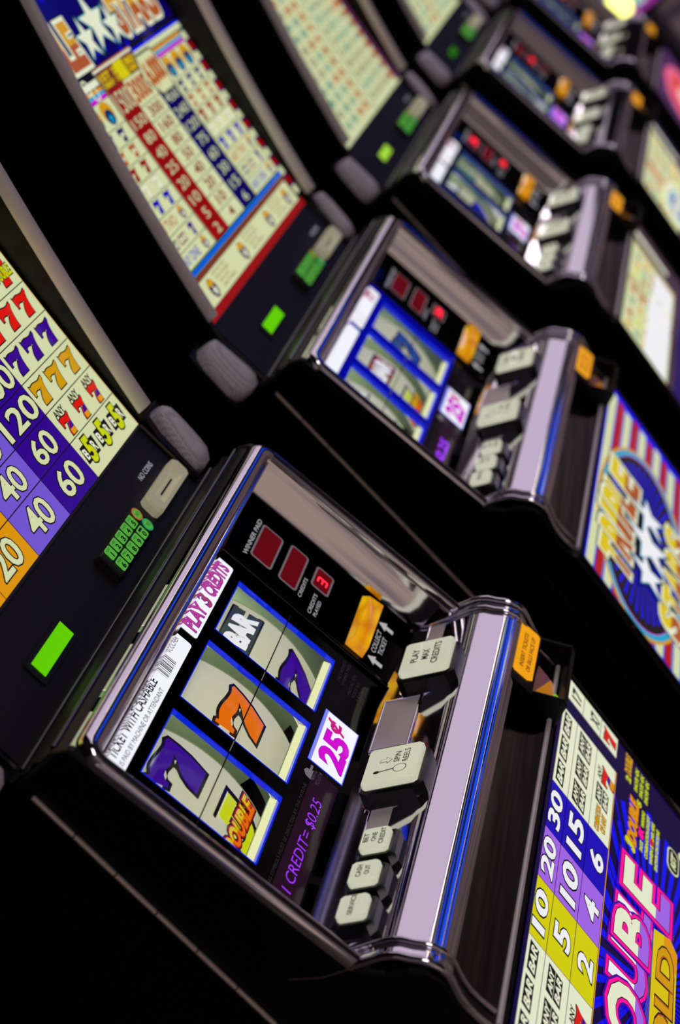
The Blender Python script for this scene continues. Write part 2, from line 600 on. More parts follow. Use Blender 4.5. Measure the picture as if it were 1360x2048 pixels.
def art_upper_stars():
    S = Sheet(F_upper, 0.05)
    upper_base(S, LINEK)
    # red band, notice panel and stripes at the foot
    S.rect(-0.25, 1.1725, 0.25, 1.1828, DKRED, 1)
    S.rect(-0.25, 1.1835, 0.236, 1.2155, CREAM, 1)
    S.rect(-0.25, 1.2160, 0.245, 1.2232, BROWN, 1)
    S.rect(-0.25, 1.2236, 0.245, 1.2295, CYAN, 1)
    S.rect(-0.25, 1.2250, 0.245, 1.2283, ROYAL, 2)
    for cx in (-0.185, -0.04, 0.10, 0.205):
        medallion(S, cx, 1.199, 0.0125, 2)
    for x0 in (-0.165, -0.02, 0.12):
        for k in range(4):
            w = 0.055 if k != 2 else 0.042
            S.text(['WITH ANY ONE', 'PAYS DOUBLE', 'WITH ANY', 'BAR SYMBOL'][k], x0 + 0.004 * k, 1.2085 - k * 0.0066, x0 + 0.004 * k + w, 1.2125 - k * 0.0066, BROWN, 2)
    rows = [1.2315, 1.2530, 1.2752, 1.2975, 1.3200, 1.3420, 1.3640, 1.3860, 1.4080]
    red = ['2', '5', '10', '20', '25', '40', '80', '150']
    wht = ['4', '10', '20', '40', '50', '80', '160', '300']
    blu = ['6', '15', '30', '60', '75', '120', '240', '450']
    g = 0.0005
    for i in range(8):
        z0, z1 = rows[i] + g, rows[i + 1] - g
        for x0, x1, mb, mt, t in ((-0.09, -0.027, DKRED, CREAM, red[i]), (-0.027, 0.052, CREAM, DKRED, wht[i]), (0.052, 0.115, NAVY, CREAM, blu[i])):
            S.rect(x0, z0, x1, z1, mb, 1)
            cx = (x0 + x1) / 2
            hw = 0.0078 * len(t) + 0.001
            S.text(t, cx - hw, z0 + 0.004, cx + hw, z1 - 0.0035, mt, 2, bold=0.0, line=LINEK, w=0.02)
    S.rect(-0.09, 1.4085, -0.027, 1.4455, DKRED, 1)
    S.text('1500', -0.086, 1.413, -0.031, 1.441, CREAM, 2, bold=0.0, line=LINEK, w=0.02)
    S.rect(-0.027, 1.4085, 0.052, 1.4455, CREAM, 1)
    S.text('3000', -0.023, 1.413, 0.040, 1.442, DKRED, 2, bold=0.02, line=ORANGE, w=0.02)
    S.rect(0.052, 1.4085, 0.115, 1.470, NAVY, 1)
    # card with the top award
    S.poly([(0.035, 1.432), (0.062, 1.402), (0.112, 1.402), (0.128, 1.432), (0.112, 1.462), (0.050, 1.462)], LINEK, 3)
    S.poly([(0.038, 1.432), (0.064, 1.405), (0.110, 1.405), (0.125, 1.432), (0.110, 1.459), (0.053, 1.459)], CREAM, 4)
    S.text('6,000', 0.050, 1.413, 0.114, 1.451, DKRED, 5, bold=0.03, line=ORANGE, w=0.03)
    S.rect(-0.09, 1.4460, 0.052, 1.4700, BROWN, 1)
    for x0, t in ((-0.086, '1ST'), (-0.038, '2ND'), (0.012, '3RD')):
        S.text(t, x0, 1.4570, x0 + 0.038, 1.4665, GOLDTAG, 3, bold=0.04)
        S.text('CREDIT', x0, 1.4485, x0 + 0.038, 1.4552, GOLDTAG, 3, bold=0.04)
    S.rect(-0.025, 1.4465, 0.008, 1.4695, YEL, 2)
    S.rect(-0.092, 1.4705, 0.056, 1.4735, CREAM2, 2)
    S.rect(-0.092, 1.4735, 0.056, 1.4755, RUST, 2)
    for x in (-0.0915, 0.1155):
        S.rect(x, 1.2315, x + 0.0022, 1.4705, GREYL, 3)
    # symbol columns either side
    syms = [(-0.25, -0.092), (0.118, 0.243)]
    srows = rows[:] + [1.4080 + 0.034]
    for a, b in syms:
        for i in range(9):
            z0, z1 = srows[i] + g, srows[i + 1] - g
            S.rect(a, z0, b, z1, CREAM, 1)
            zc = (z0 + z1) / 2
            if a < 0:
                xs = [-0.205, -0.165, -0.123]
            else:
                xs = [0.138, 0.178, 0.218]
            if i in (0, 2):
                S.text('ANY ONE' if i == 0 else 'ANY TWO', xs[0] - 0.012, z0 + 0.004, xs[1] + 0.018, z1 - 0.004, BLUE if i == 0 else RUST, 2, bold=0.01)
                medallion(S, xs[2] + 0.004, zc, 0.0088, 2)
            elif i == 1:
                barword(S, 'BAR', xs[0] - 0.01, z0 + 0.005, xs[0] + 0.02, z1 - 0.005, 2)
                barword(S, 'BAR', xs[1] - 0.016, z0 + 0.005, xs[1] + 0.014, z1 - 0.005, 2, BROWN)
                seven(S, xs[2] - 0.008, z0 + 0.003, xs[2] + 0.008, z1 - 0.003, VIOLET, 2, 0.0006)
            elif i == 8:
                for x in xs:
                    S.ellipse(x, zc + 0.003, 0.018, 0.013, GOLD7, 2)
                    S.ellipse(x, zc - 0.004, 0.013, 0.010, NAVY, 3)
                    S.shape(STAR, x, zc - 0.006, x + 0.016, zc + 0.012, CYAN, 4)
            else:
                m = {3: BLUE, 4: CREAM2, 5: DKRED, 6: RUST, 7: NAVY}[i]
                for x in xs:
                    seven(S, x - 0.011, z0 + 0.0025, x + 0.011, z1 - 0.0025, m, 2, 0.0005 if i != 4 else 0.0007, GREYL if i in (4, 6) else None)
                    if i in (6, 7):
                        S.shape(STAR, x, zc, x + 0.009, zc + 0.009, CREAM2, 5)
    # stripes that arch over the columns
    for k, m in enumerate((MAGENTA, CYAN, ORANGE)):
        S.rect(-0.25, 1.4425 + 0.0045 * k, -0.094, 1.4470 + 0.0045 * k, m, 2)
        S.rect(0.118, 1.4425 + 0.0045 * k, 0.243, 1.4470 + 0.0045 * k, m, 2)
    S.rect(0.056, 1.458, 0.262, 1.466, CREAM, 2)
    S.rect(-0.25, 1.458, -0.094, 1.466, CREAM2, 2)
    # red and white checks down the right edge
    for k in range(17):
        z0 = 1.19 + k * 0.0157
        S.rect(0.2455, z0, 0.2615, z0 + 0.0120, DKRED if k % 2 else CREAM, 2)
        S.rect(0.2455, z0 + 0.0120, 0.2615, z0 + 0.0157, NAVY, 2)
    # title field
    S.rect(-0.25, 1.4765, 0.262, 1.66, NAVY, 1)
    S.rect(0.056, 1.466, 0.262, 1.470, ROYAL, 2)
    S.text('TRIPLE', -0.262, 1.482, -0.078, 1.540, GOLD7, 3, bold=0.05, line=[(LINEK, 0.10), (CREAM2, 0.07)], grad=RUST)
    S.text('STARS', 0.068, 1.486, 0.232, 1.545, GOLD7, 3, bold=0.05, line=[(LINEK, 0.10), (CREAM2, 0.07)], grad=RUST)
    for cx, cz, r in ((-0.047, 1.507, 0.062), (0.052, 1.507, 0.062), (0.003, 1.520, 0.088)):
        S.shape(STAR, cx, cz, cx + r, cz + r, CYAN, 6, LINEK, 0.003)
        S.shape(STAR, cx, cz, cx + r * 0.92, cz + r * 0.92, CREAM2, 8)
    for k in range(26):
        x, z = random.uniform(-0.24, 0.25), random.choice([random.uniform(1.478, 1.49), random.uniform(1.56, 1.65)])
        S.shape(STAR, x, z, x + 0.012, z + 0.012, ROYAL, 2)
    # maker's badge at the left of the stripes
    S.ring(-0.135, 1.462, 0.010, 0.010, 0.0025, CREAM2, 5)
    S.ring(-0.122, 1.452, 0.010, 0.010, 0.0025, CREAM2, 5)
    return S.mesh('pay_table_glass')


def art_upper_rows(kind):
    """cream pay tables of the farther machines"""
    S = Sheet(F_upper, 0.05)
    rnd = random.Random(kind)
    upper_base(S, CREAM)
    S.rect(-0.25, 1.1725, 0.02, 1.40, CREAM, 1)
    edge = {0: lit('print_plum', (90, 40, 80)), 1: BROWN}[kind % 2]
    S.rect(0.228, 1.1725, 0.255, 1.5, edge, 2)
    S.rect(0.012, 1.1725, 0.019, 1.42, GREYL, 2)
    for i in range(16):
        z0 = 1.180 + i * 0.0215
        for c, x0 in enumerate((-0.235, -0.185, -0.135, -0.085, -0.035, 0.035, 0.080, 0.125, 0.170, 0.203)):
            m = {4: RUST, 9: RUST, 3: TEAL if i % 3 else RUST}.get(c)
            if m is None:
                m = rnd.choice([TEAL, GREYL, GREYL, RUST if i > 6 else TEAL])
            t = str(rnd.choice([5, 8, 10, 20, 40, 60, 80, 120, 200, 300]))
            S.text(t, x0, z0 + 0.004, x0 + (0.028 if c in (4, 9) else 0.034), z0 + 0.0185, m, 3, bold=0.09 if c in (4, 9) else 0.06)
        S.rect(-0.25, z0, 0.228, z0 + 0.0008, GREYL, 2)
    S.rect(-0.25, 1.52, 0.255, 1.60, lit('print_plum2', (110, 60, 120)), 3)
    return S.mesh('pay_table_glass')


# ------------------------------------------------------------------ belly glass art
def art_belly_gold():
    S = Sheet(F_belly)
    S.rect(-0.27, -0.40, 0.27, -0.010, MIDNIGHT, 0)
    # sun rays behind the title, centre of the burst below the middle of the word
    cx, cy = -0.03, -0.185
    for k in range(64):
        a0, a1 = 2 * math.pi * k / 64, 2 * math.pi * (k + 0.55) / 64
        r = 0.155 + 0.02 * math.sin(k * 2.3)
        q = []
        for a, rr in ((a0, 0.01), (a0, r), (a1, r), (a1, 0.01)):
            q.append((cx + rr * 1.45 * math.cos(a), max(-0.39, min(-0.1065, cy + rr * math.sin(a)))))
        if abs(q[1][1] - q[0][1]) + abs(q[1][0] - q[0][0]) > 0.01:
            S.poly(q, ROYAL, 1)
    ys = [-0.0145, -0.0385, -0.0725, -0.1050]
    cols = [(0.010, 0.082, BLUE, ['30', '15', '6']), (-0.062, 0.010, LAV, ['20', '10', '4']), (-0.140, -0.062, YEL, ['10', '5', '2'])]
    g = 0.0004
    for x0, x1, m, vals in cols:
        for i in range(3):
            S.rect(x0 + g, ys[i + 1] + g, x1 - g, ys[i] - g, m, 2)
            t = vals[i]
            cxx = (x0 + x1) / 2
            hw = 0.013 * len(t)
            b0, b1 = ys[i + 1] + 0.005, ys[i] - (0.006 if i else 0.001)
            S.text(t, cxx - hw, b0, cxx + hw, b1, WHITE, 3, bold=0.03, line=LINEK, w=0.035)
    for x0, x1 in ((0.082, 0.2115), (-0.27, -0.140)):
        for i in range(3):
            S.rect(x0 + g, ys[i + 1] + g, x1 - g, ys[i] - g, CREAM2, 2)
        W = (x1 - x0)
        for k in range(3):
            xa = x0 + 0.004 + k * 0.0415
            barword(S, 'BAR', xa, -0.0300, xa + 0.038, -0.0180, 3)
            barword(S, 'ANY', xa + 0.001, -0.0535, xa + 0.037, -0.0440, 3)
            barword(S, 'BAR', xa - 0.001, -0.0640, xa + 0.035, -0.0540, 3)
        # bottom row: gold words, any bar, any seven
        S.text('COMBINATION', x0 + 0.006, -0.0880, x0 + 0.045, -0.0805, GOLD7, 3, bold=0.05, line=LINEK, w=0.05)
        S.text('OF ANY', x0 + 0.012, -0.0975, x0 + 0.040, -0.0900, GOLD7, 3, bold=0.05, line=LINEK, w=0.05)
        barword(S, 'ANY', x0 + 0.048, -0.0870, x0 + 0.080, -0.0775, 3)
        barword(S, 'BAR', x0 + 0.046, -0.0975, x0 + 0.078, -0.0880, 3)
        S.text('ANY', x0 + 0.087, -0.0830, x0 + 0.108, -0.0765, LINEK, 3, bold=0.03)
        seven(S, x0 + 0.085, -0.1035, x0 + 0.113, -0.0840, RED, 3, 0.001)
        S.poly([(x0 + 0.0925, -0.1035), (x0 + 0.1057, -0.1035), (x0 + 0.1055, -0.0970), (x0 + 0.0935, -0.0970)], ORANGE, 5)
        S.poly([(x0 + 0.0935, -0.0970), (x0 + 0.1055, -0.0970), (x0 + 0.107, -0.0925), (x0 + 0.0975, -0.0925)], VIOLET, 5)
    S.rect(-0.27, -0.1062, 0.2115, -0.1050, ORANGE, 3)
    # narrow column of symbols at the right edge
    S.rect(0.2345, -0.1030, 0.2685, -0.0130, CREAM2, 2)
    for k, (t, b) in enumerate((('17', -0.030), ('X7', -0.062))):
        S.text(t, 0.243, b - 0.010, 0.262, b + 0.006, LINEK, 3, bold=0.04)
    S.rect(0.2345, -0.0445, 0.2685, -0.0437, LINEK, 3)
    S.rect(0.2345, -0.0745, 0.2685, -0.0737, LINEK, 3)
    seven(S, 0.241, -0.100, 0.263, -0.080, RED, 3, 0.001)
    # three doubles notice
    S.text('3', 0.122, -0.1455, 0.136, -0.1280, YEL, 3, bold=0.08, shear=0.3)
    S.text('DOUBLE', 0.134, -0.1460, 0.206, -0.1310, ORANGE, 3, bold=0.05, line=RUST, w=0.05, shear=0.2)
    S.text('S', 0.204, -0.1500, 0.213, -0.1420, LIME, 3, bold=0.06)
    S.text('PAYS', 0.139, -0.1570, 0.155, -0.1515, LIME, 3, bold=0.06)
    S.text('8X', 0.158, -0.1570, 0.175, -0.1480, PINK, 3, bold=0.1)
    S.text('WINNING', 0.178, -0.1570, 0.205, -0.1515, LIME, 3, bold=0.06)
    for k, t in enumerate(('COMBINATION EXCEPT', 'WHEN 5X BAR ARE', 'SHOWN ON PAYLINE')):
        S.text(t, 0.137, -0.1655 - 0.0085 * k, 0.208 - 0.002 * k, -0.1600 - 0.0085 * k, LIME, 3, bold=0.06)
    S.ellipse(0.172, -0.1702, 0.006, 0.003, RED, 4)
    S.text('2', 0.222, -0.130, 0.231, -0.121, LIME, 3, bold=0.06)
    S.text('DOUBLE', 0.234, -0.130, 0.266, -0.118, GOLD7, 3, bold=0.06)
    for k in range(3):
        S.text('PAYS 4X', 0.222, -0.142 - k * 0.009, 0.262, -0.136 - k * 0.009, LIME, 3, bold=0.06)
    # maker's badge
    S.rrect(0.166, -0.2180, 0.204, -0.1975, 0.009, CREAM, 2)
    S.rrect(0.168, -0.2162, 0.202, -0.1993, 0.0078, LINEK, 3)
    S.text('IGT', 0.173, -0.2125, 0.197, -0.2030, CREAM, 4, bold=0.06, shear=0.2)
    S.ellipse(0.207, -0.2190, 0.006, 0.0028, CREAM, 3)
    # big title, letter by letter
    ol = [(lit('print_deep_violet', (62, 4, 150)), 0.085), (PINK, 0.055), (LINEK, 0.012)]
    word = [('D', -0.212, -0.135, -0.176, -0.122), ('O', -0.142, -0.068, -0.176, -0.121), ('U', -0.076, -0.012, -0.174, -0.120),
            ('B', -0.022, 0.034, -0.1745, -0.1215), ('L', 0.026, 0.066, -0.1760, -0.1245), ('E', 0.058, 0.112, -0.2040, -0.1290)]
    for k, (c, x0, x1, b0, b1) in enumerate(word):
        S.text(c, x0, b0, x1, b1, CREAM2 if k % 2 else WHITE, 3 + (k % 2) * 5, bold=0.035, line=ol, shear=-0.12, grad=LAV, at=0.3)
    S.poly([(-0.20, -0.2180), (0.050, -0.2180), (0.060, -0.2060), (0.048, -0.1800), (-0.20, -0.1800)], GOLDTAG, 12)
    S.poly([(0.020, -0.2180), (0.050, -0.2180), (0.060, -0.2060), (0.055, -0.1960), (0.03, -0.1960)], ORANGE, 13)
    S.text('GOLD', -0.165, -0.2140, 0.040, -0.1860, RUST, 14, bold=0.04, line=LINEK, w=0.03, shear=-0.1)
    S.text('GOLD', -0.167, -0.2125, 0.038, -0.1850, GOLD7, 17, bold=0.02, shear=-0.1)
    S.text('TM', 0.066, -0.214, 0.075, -0.210, CREAM, 4)
    return S.mesh('belly_glass')


def art_belly_stars():
    S = Sheet(F_belly)
    S.rect(-0.27, -0.40, 0.27, -0.010, ROYAL, 0)
    k = 0
    b = -0.0125
    while b > -0.39:
        m = CREAM if k % 2 == 0 else BRICK
        S.rrect(-0.265, b - 0.0145, 0.255 - 0.004 * (k % 3), b, 0.003, m, 1)
        S.rect(-0.266, b - 0.0156, 0.25, b - 0.0145, CYAN, 1)
        b -= 0.0178
        k += 1
    cx, cy, rx, ry = -0.052, -0.112, 0.212, 0.088
    S.ellipse(cx, cy, rx, ry, MAGENTA, 3, 48)
    S.ellipse(cx, cy, rx - 0.004, ry - 0.003, LINEK, 4, 48)
    S.ring(cx, cy, rx + 0.014, ry + 0.010, 0.006, GOLD7, 4)
    S.ring(cx, cy, rx + 0.008, ry + 0.006, 0.009, CYAN, 5)
    for q in range(40):
        a = 2 * math.pi * q / 40
        S.poly([(cx + 0.05 * math.cos(a), cy + 0.02 * math.sin(a)), (cx + 0.19 * math.cos(a - 0.03), cy + 0.078 * math.sin(a - 0.03)), (cx + 0.19 * math.cos(a + 0.03), cy + 0.078 * math.sin(a + 0.03))], ROYAL, 5)
    ol = [(LINEK, 0.09), (CREAM2, 0.06)]
    xs = [-0.205, -0.155, -0.105, -0.078, -0.035, 0.010, 0.066]
    for i, c in enumerate('TRIPLE'):
        up_ = -0.010 * ((i - 2.5) / 2.5) ** 2
        S.text(c, xs[i], -0.090 + up_ * 0.4, xs[i + 1] - (0.002 if c != 'I' else 0.006), -0.022 + up_, GOLDTAG, 7 + (i % 2) * 4, bold=0.05, line=ol, grad=RUST)
    xs = [-0.190, -0.135, -0.085, -0.030, 0.025, 0.080]
    for i, c in enumerate('STARS'):
        up_ = 0.008 * ((i - 2) / 2) ** 2
        S.text(c, xs[i], -0.212 + up_, xs[i + 1] - 0.003, -0.160 + up_ * 0.5, GOLDTAG, 7 + (i % 2) * 4, bold=0.05, line=ol, grad=RUST)
    for sx, sy, r in ((-0.128, -0.125, 0.075), (0.016, -0.118, 0.075), (-0.056, -0.122, 0.10)):
        S.shape(STAR, sx, sy, sx + r * 1.15, sy + r, CYAN, 16, LINEK, 0.003)
        S.shape(STAR, sx, sy, sx + r * 1.05, sy + r * 0.92, WHITE, 18)
    return S.mesh('belly_glass')


def art_belly_rows(kind):
    S = Sheet(F_belly)
    rnd = random.Random(kind + 40)
    if kind >= 2:
        S.rect(-0.27, -0.40, 0.27, -0.010, lit('belly_plum', (60, 10, 80)), 0)
        S.ellipse(0.02, -0.11, 0.20, 0.085, lit('belly_rose', (225, 90, 130)), 1)
        S.ellipse(0.02, -0.11, 0.15, 0.060, lit('belly_coral', (214, 60, 60)), 2)
        S.ellipse(0.02, -0.11, 0.07, 0.028, lit('belly_blush', (250, 190, 190)), 3)
        S.rect(-0.27, -0.22, 0.27, -0.205, CYAN, 1)
        S.rect(-0.27, -0.30, 0.27, -0.24, LILAC, 1)
        return S.mesh('belly_glass')
    S.rect(-0.27, -0.40, 0.27, -0.010, CREAM, 0)
    plum = lit('belly_dark_plum', (62, 40, 60))
    S.rect(-0.27, -0.40, 0.27, -0.150, NAVY, 1)
    S.rect(-0.27, -0.152, 0.27, -0.135, plum, 2)
    S.rect(0.165, -0.15, 0.27, -0.0105, plum if kind == 0 else MIDNIGHT, 1)
    S.rect(0.205, -0.11, 0.225, -0.0105, CREAM2, 2)
    S.rect(0.150, -0.135, 0.158, -0.0105, GOLD7, 2)
    S.rect(-0.02, -0.135, -0.013, -0.0105, VIOLET if kind == 1 else GREYL, 2)
    S.rect(-0.045 if kind == 0 else -0.1, -0.135, -0.032 if kind == 0 else -0.08, -0.0105, RUST if kind == 0 else BRICK, 2)
    for i in range(5):
        b = -0.020 - i * 0.023
        for x0 in (-0.25, -0.20, -0.14, -0.085, 0.0, 0.045, 0.09):
            S.text(str(rnd.choice([2, 5, 10, 20, 40, 60, 100])), x0, b - 0.014, x0 + 0.034, b, rnd.choice([GOLD7, TEAL, RUST, LIME]), 3, bold=0.05)
    if kind == 0:
        S.rrect(-0.26, -0.130, 0.02, -0.070, 0.008, WHITE, 5)  # white patches over the print are painted glare
        S.rrect(0.03, -0.130, 0.145, -0.075, 0.008, WHITE, 5)
    else:
        S.ellipse(-0.11, -0.118, 0.12, 0.045, CREAM2, 5)
        S.ring(-0.12, -0.120, 0.085, 0.030, 0.008, CYAN, 6)
        S.ring(-0.12, -0.120, 0.060, 0.020, 0.008, BLUE, 6)
        S.rect(-0.27, -0.20, 0.27, -0.175, BRICK, 3)
    S.rect(-0.27, -0.25, 0.27, -0.21, PINK, 3)
    return S.mesh('belly_glass')


# ------------------------------------------------------------------ machine body
XW = 0.282


def m_cabinet():
    b = MB()
    side = [(-0.011, 1.087), (-0.050, 1.090), (-0.064, 1.084), (-0.106, 0.824), (-0.126, 0.806), (-0.142, 0.799), (-0.153, 0.789), (-0.1575, 0.776),
            (-0.156, 0.760), (-0.151, 0.742), (-0.1515, 0.7125), (-0.112, 0.7125), (-0.085, 0.02), (0.45, 0.02), (0.45, 1.087)]
    b.prism(side, -XW, -XW + 0.010, BLACK)
    b.prism(side, XW - 0.010, XW, BLACK)
    b.box(-XW + 0.010, XW - 0.010, -0.02, 0.45, 1.070, 1.086, GLOSS)       # lid over the bezel
    b.box(-XW + 0.010, XW - 0.010, 0.42, 0.45, 0.02, 1.07, BLACK)          # back
    b.box(-XW + 0.010, XW - 0.010, -0.08, 0.42, 0.02, 0.05, BLACK)         # floor of the cabinet
    b.prism([(-0.112, 0.7125), (-0.085, 0.05), (-0.07, 0.05), (-0.097, 0.7125)], -XW + 0.010, XW - 0.010, BLACK)
    return fixed_normals(b.mesh('cabinet'))


def m_lid():
    b = MB()
    # gloss step between the service panel and the chrome tube
    b.strip([(0.000, 1.090), (-0.006, 1.0885), (-0.024, 1.0885), (-0.030, 1.0915), (-0.036, 1.0885), (-0.054, 1.0880), (-0.060, 1.084)], -XW + 0.004, XW - 0.004, PANEL)
    b.tube([(-0.270, -0.012, 1.0895), (0.275, -0.012, 1.0895)], 0.0022, GLOSS, 8)
    b.tube([(-0.270, -0.046, 1.0890), (0.275, -0.046, 1.0890)], 0.0026, GLOSS, 8)
    return smooth_by_angle(b.mesh('lid'), 60)


def m_upper():
    b = MB()
    zs = [1.09, 1.12, 1.15, 1.175] + [1.175 + 0.05 * k for k in range(1, 14)] + [1.86]
    fr = [(ytrim(max(z, 1.175)) + 0.010 if z >= 1.175 else 0.0, z) for z in zs]
    prof = fr + [(0.42, 1.86), (0.42, 1.09)]
    for x0, x1 in ((-0.274, -0.262), (0.262, 0.274)):
        b.prism(prof, x0, x1, BLACK)
    b.box(-0.262, 0.262, 0.40, 0.42, 1.09, 1.86, BLACK)
    b.box(-0.262, 0.262, -0.13, 0.42, 1.845, 1.86, BLACK)
    # side ledges behind the speakers
    for x0, x1 in ((-0.335, -0.274), (0.274, 0.335)):
        b.prism([(0.012, 1.094), (0.012, 1.172), (0.05, 1.178), (0.40, 1.178), (0.40, 1.094)], x0, x1, BLACK)
    return fixed_normals(b.mesh('upper_cabinet'))


def m_trim(sx):
    def f():
        b = MB()
        zs = [1.180 + 0.02 * k for k in range(34)]
        x0, x1 = (0.2605, 0.2735)
        if sx < 0:
            x0, x1 = -x1, -x0
        pr = [(x0, 0.012), (x0, 0.002), (x0 + 0.003, -0.001), ((x0 + x1) / 2, -0.0005), (x1 - 0.003, -0.001), (x1, 0.002), (x1, 0.012)]
        vs_, fs = [], []
        for z in zs:
            vs_ += [(x, ytrim(z) + dy, z) for x, dy in pr]
        n = len(pr)
        for i in range(len(zs) - 1):
            for k in range(n - 1):
                fs.append((i * n + k, i * n + k + 1, (i + 1) * n + k + 1, (i + 1) * n + k))
        fs.append(tuple(range(n)))
        b.add(vs_, fs, CHROME_S)
        return smooth_by_angle(fixed_normals(b.mesh('trim_strip')), 50)
    return f


def m_speaker(sx):
    def f():
        b = MB()
        # rounded wedge, broad at the front and leaning back to the top
        outl = [(-0.016, 0.037), (0.006, 0.040), (0.022, 0.034), (0.028, 0.018), (0.027, -0.020), (0.020, -0.034), (-0.004, -0.041), (-0.022, -0.041), (-0.034, -0.034), (-0.035, -0.022)]
        rings = []
        for sc_, y in ((1.0, 0.020), (1.0, 0.002), (0.95, -0.0045), (0.86, -0.0070), (0.5, -0.0085), (0.0, -0.009)):
            rings.append([(sx * (0.305 + 0.92 * px * sc_), y + (0.25 * max(px, 0) * sc_), 1.130 + 0.94 * pz * sc_) for px, pz in outl])
        n = len(outl)
        vs_ = [p for r_ in rings for p in r_]
        fs = [(i * n + k, i * n + (k + 1) % n, (i + 1) * n + (k + 1) % n, (i + 1) * n + k) for i in range(len(rings) - 1) for k in range(n)]
        b.add(vs_, fs, SPEAKER)
        me = fixed_normals(b.mesh('speaker_grille'))
        return smooth_by_angle(me, 50)
    return f


def m_service_panel():
    b = MB()
    b.prism([(0.005, 1.1722), (0.0, 1.0895), (0.012, 1.0895), (0.016, 1.1722)], -0.262, 0.262, PANEL)
    for x in (-0.259, 0.2585):
        b.tube([(x, 0.003, 1.171), (x, -0.002, 1.092)], 0.003, GLOSS, 8)
    return fixed_normals(b.mesh('service_panel'))


def m_nocoins():
    S = Sheet(F_serv)
    S.text('NO COINS', 0.180, -0.0380, 0.218, -0.0320, PRINTW, 8)
    return S.mesh('notice')


def m_coin():
    b = MB()
    # tapered cream plastic block with a sunk slot
    o = [(0.150, -0.049), (0.243, -0.049), (0.243, -0.0705), (0.150, -0.0705)]

    def ring(inset, h, sk=0):
        x0, x1, y1, y0 = 0.148 + inset, 0.244 - inset, -0.0485 - inset * 0.32, -0.0705 + inset * 0.32
        c = 0.004 if inset < 0.01 else 0.0015
        return [F_serv(x, y, h) for x, y in ((x0 + c, y0), (x1 - c, y0), (x1, y0 + c), (x1, y1 - c), (x1 - c, y1), (x0 + c, y1), (x0, y1 - c), (x0, y0 + c))]
    rg = [ring(0, 0), ring(0, 0.008), ring(0.003, 0.0115), ring(0.014, 0.0115), ring(0.024, 0.006)]
    n = 8
    vs_ = [p for r_ in rg for p in r_]
    fs = [(i * n + k, i * n + (k + 1) % n, (i + 1) * n + (k + 1) % n, (i + 1) * n + k) for i in range(len(rg) - 1) for k in range(n)]
    fs.append(tuple(range(4 * n, 5 * n)))
    b.add(vs_, fs, CREAMPL)
    p = [F_serv(x, y, 0.0064) for x, y in ((0.178, -0.0608), (0.215, -0.0608), (0.215, -0.0588), (0.178, -0.0588))]
    b.quad(*p, INK)
    return smooth_by_angle(fixed_normals(b.mesh('coin_plate')), 30)


KEYS = []
for r_ in range(2):
    for c_ in range(6):
        x = 0.0375 + c_ * 0.0158
        t = -0.0505 - r_ * 0.0138
        KEYS.append((x, t, '12345' [c_] if r_ == 0 and c_ < 5 else ('67890'[c_] if c_ < 5 else ''), r_))


def m_keypad():
    b = MB()
    x0, x1, t0, t1 = 0.0215, 0.1275, -0.0425, -0.0735
    lo = [F_serv(x, y, 0.0) for x, y in ((x0, t1), (x1, t1), (x1, t0), (x0, t0))]
    hi = [F_serv(x, y, 0.0075) for x, y in ((x0 + 0.002, t1 + 0.002), (x1 - 0.002, t1 + 0.002), (x1 - 0.002, t0 - 0.002), (x0 + 0.002, t0 - 0.002))]
    b.add(lo + hi, [(0, 1, 5, 4), (1, 2, 6, 5), (2, 3, 7, 6), (3, 0, 4, 7), (4, 5, 6, 7)], KEYRUB)
    return b.mesh('keypad')


def m_key(i):
    x, t, ch, row = KEYS[i]

    def f():
        S = Sheet(lambda a, b_, h: F_serv(a, b_, 0.0076 + h), layer=0.0003)
        if ch:
            S.rrect(x - 0.0068, t - 0.0060, x + 0.0068, t + 0.0060, 0.0022, KEYG, 3)
            S.text(ch, x - (0.0022 if ch != '1' else 0.0008), t - 0.0050, x + (0.0030 if ch != '1' else 0.0010), t + 0.0008, LINEK, 4, bold=0.04)
            S.text({'1': 'QZ', '2': 'ABC', '3': 'DEF', '4': 'GHI', '5': 'JKL', '6': 'MNO', '7': 'PRS', '8': 'TUV', '9': 'WXY', '0': '-'}[ch],
                   x - 0.0040, t + 0.0022, x + 0.0035, t + 0.0046, LINEK, 4)
        else:
            S.ellipse(x + 0.001, t, 0.0072, 0.0068, KEYR if row == 0 else KEYT, 3)
            S.ellipse(x + 0.001, t, 0.0052, 0.0050, KEYG, 4)
            S.text('NO' if row == 0 else 'YES', x - 0.0025, t - 0.002, x + 0.0045, t + 0.002, LINEK, 5)
        # key thickness
        m = MB()
        return S.mesh('key')
    return f


def m_green(colour):
    def f():
        S = Sheet(F_serv)
        S.rrect(-0.1600, -0.0690, -0.0770, -0.0445, 0.003, PANEL, 6)
        S.rect(-0.1525, -0.0645, -0.0825, -0.0488, colour, 9)
        return S.mesh('green_display')
    return f


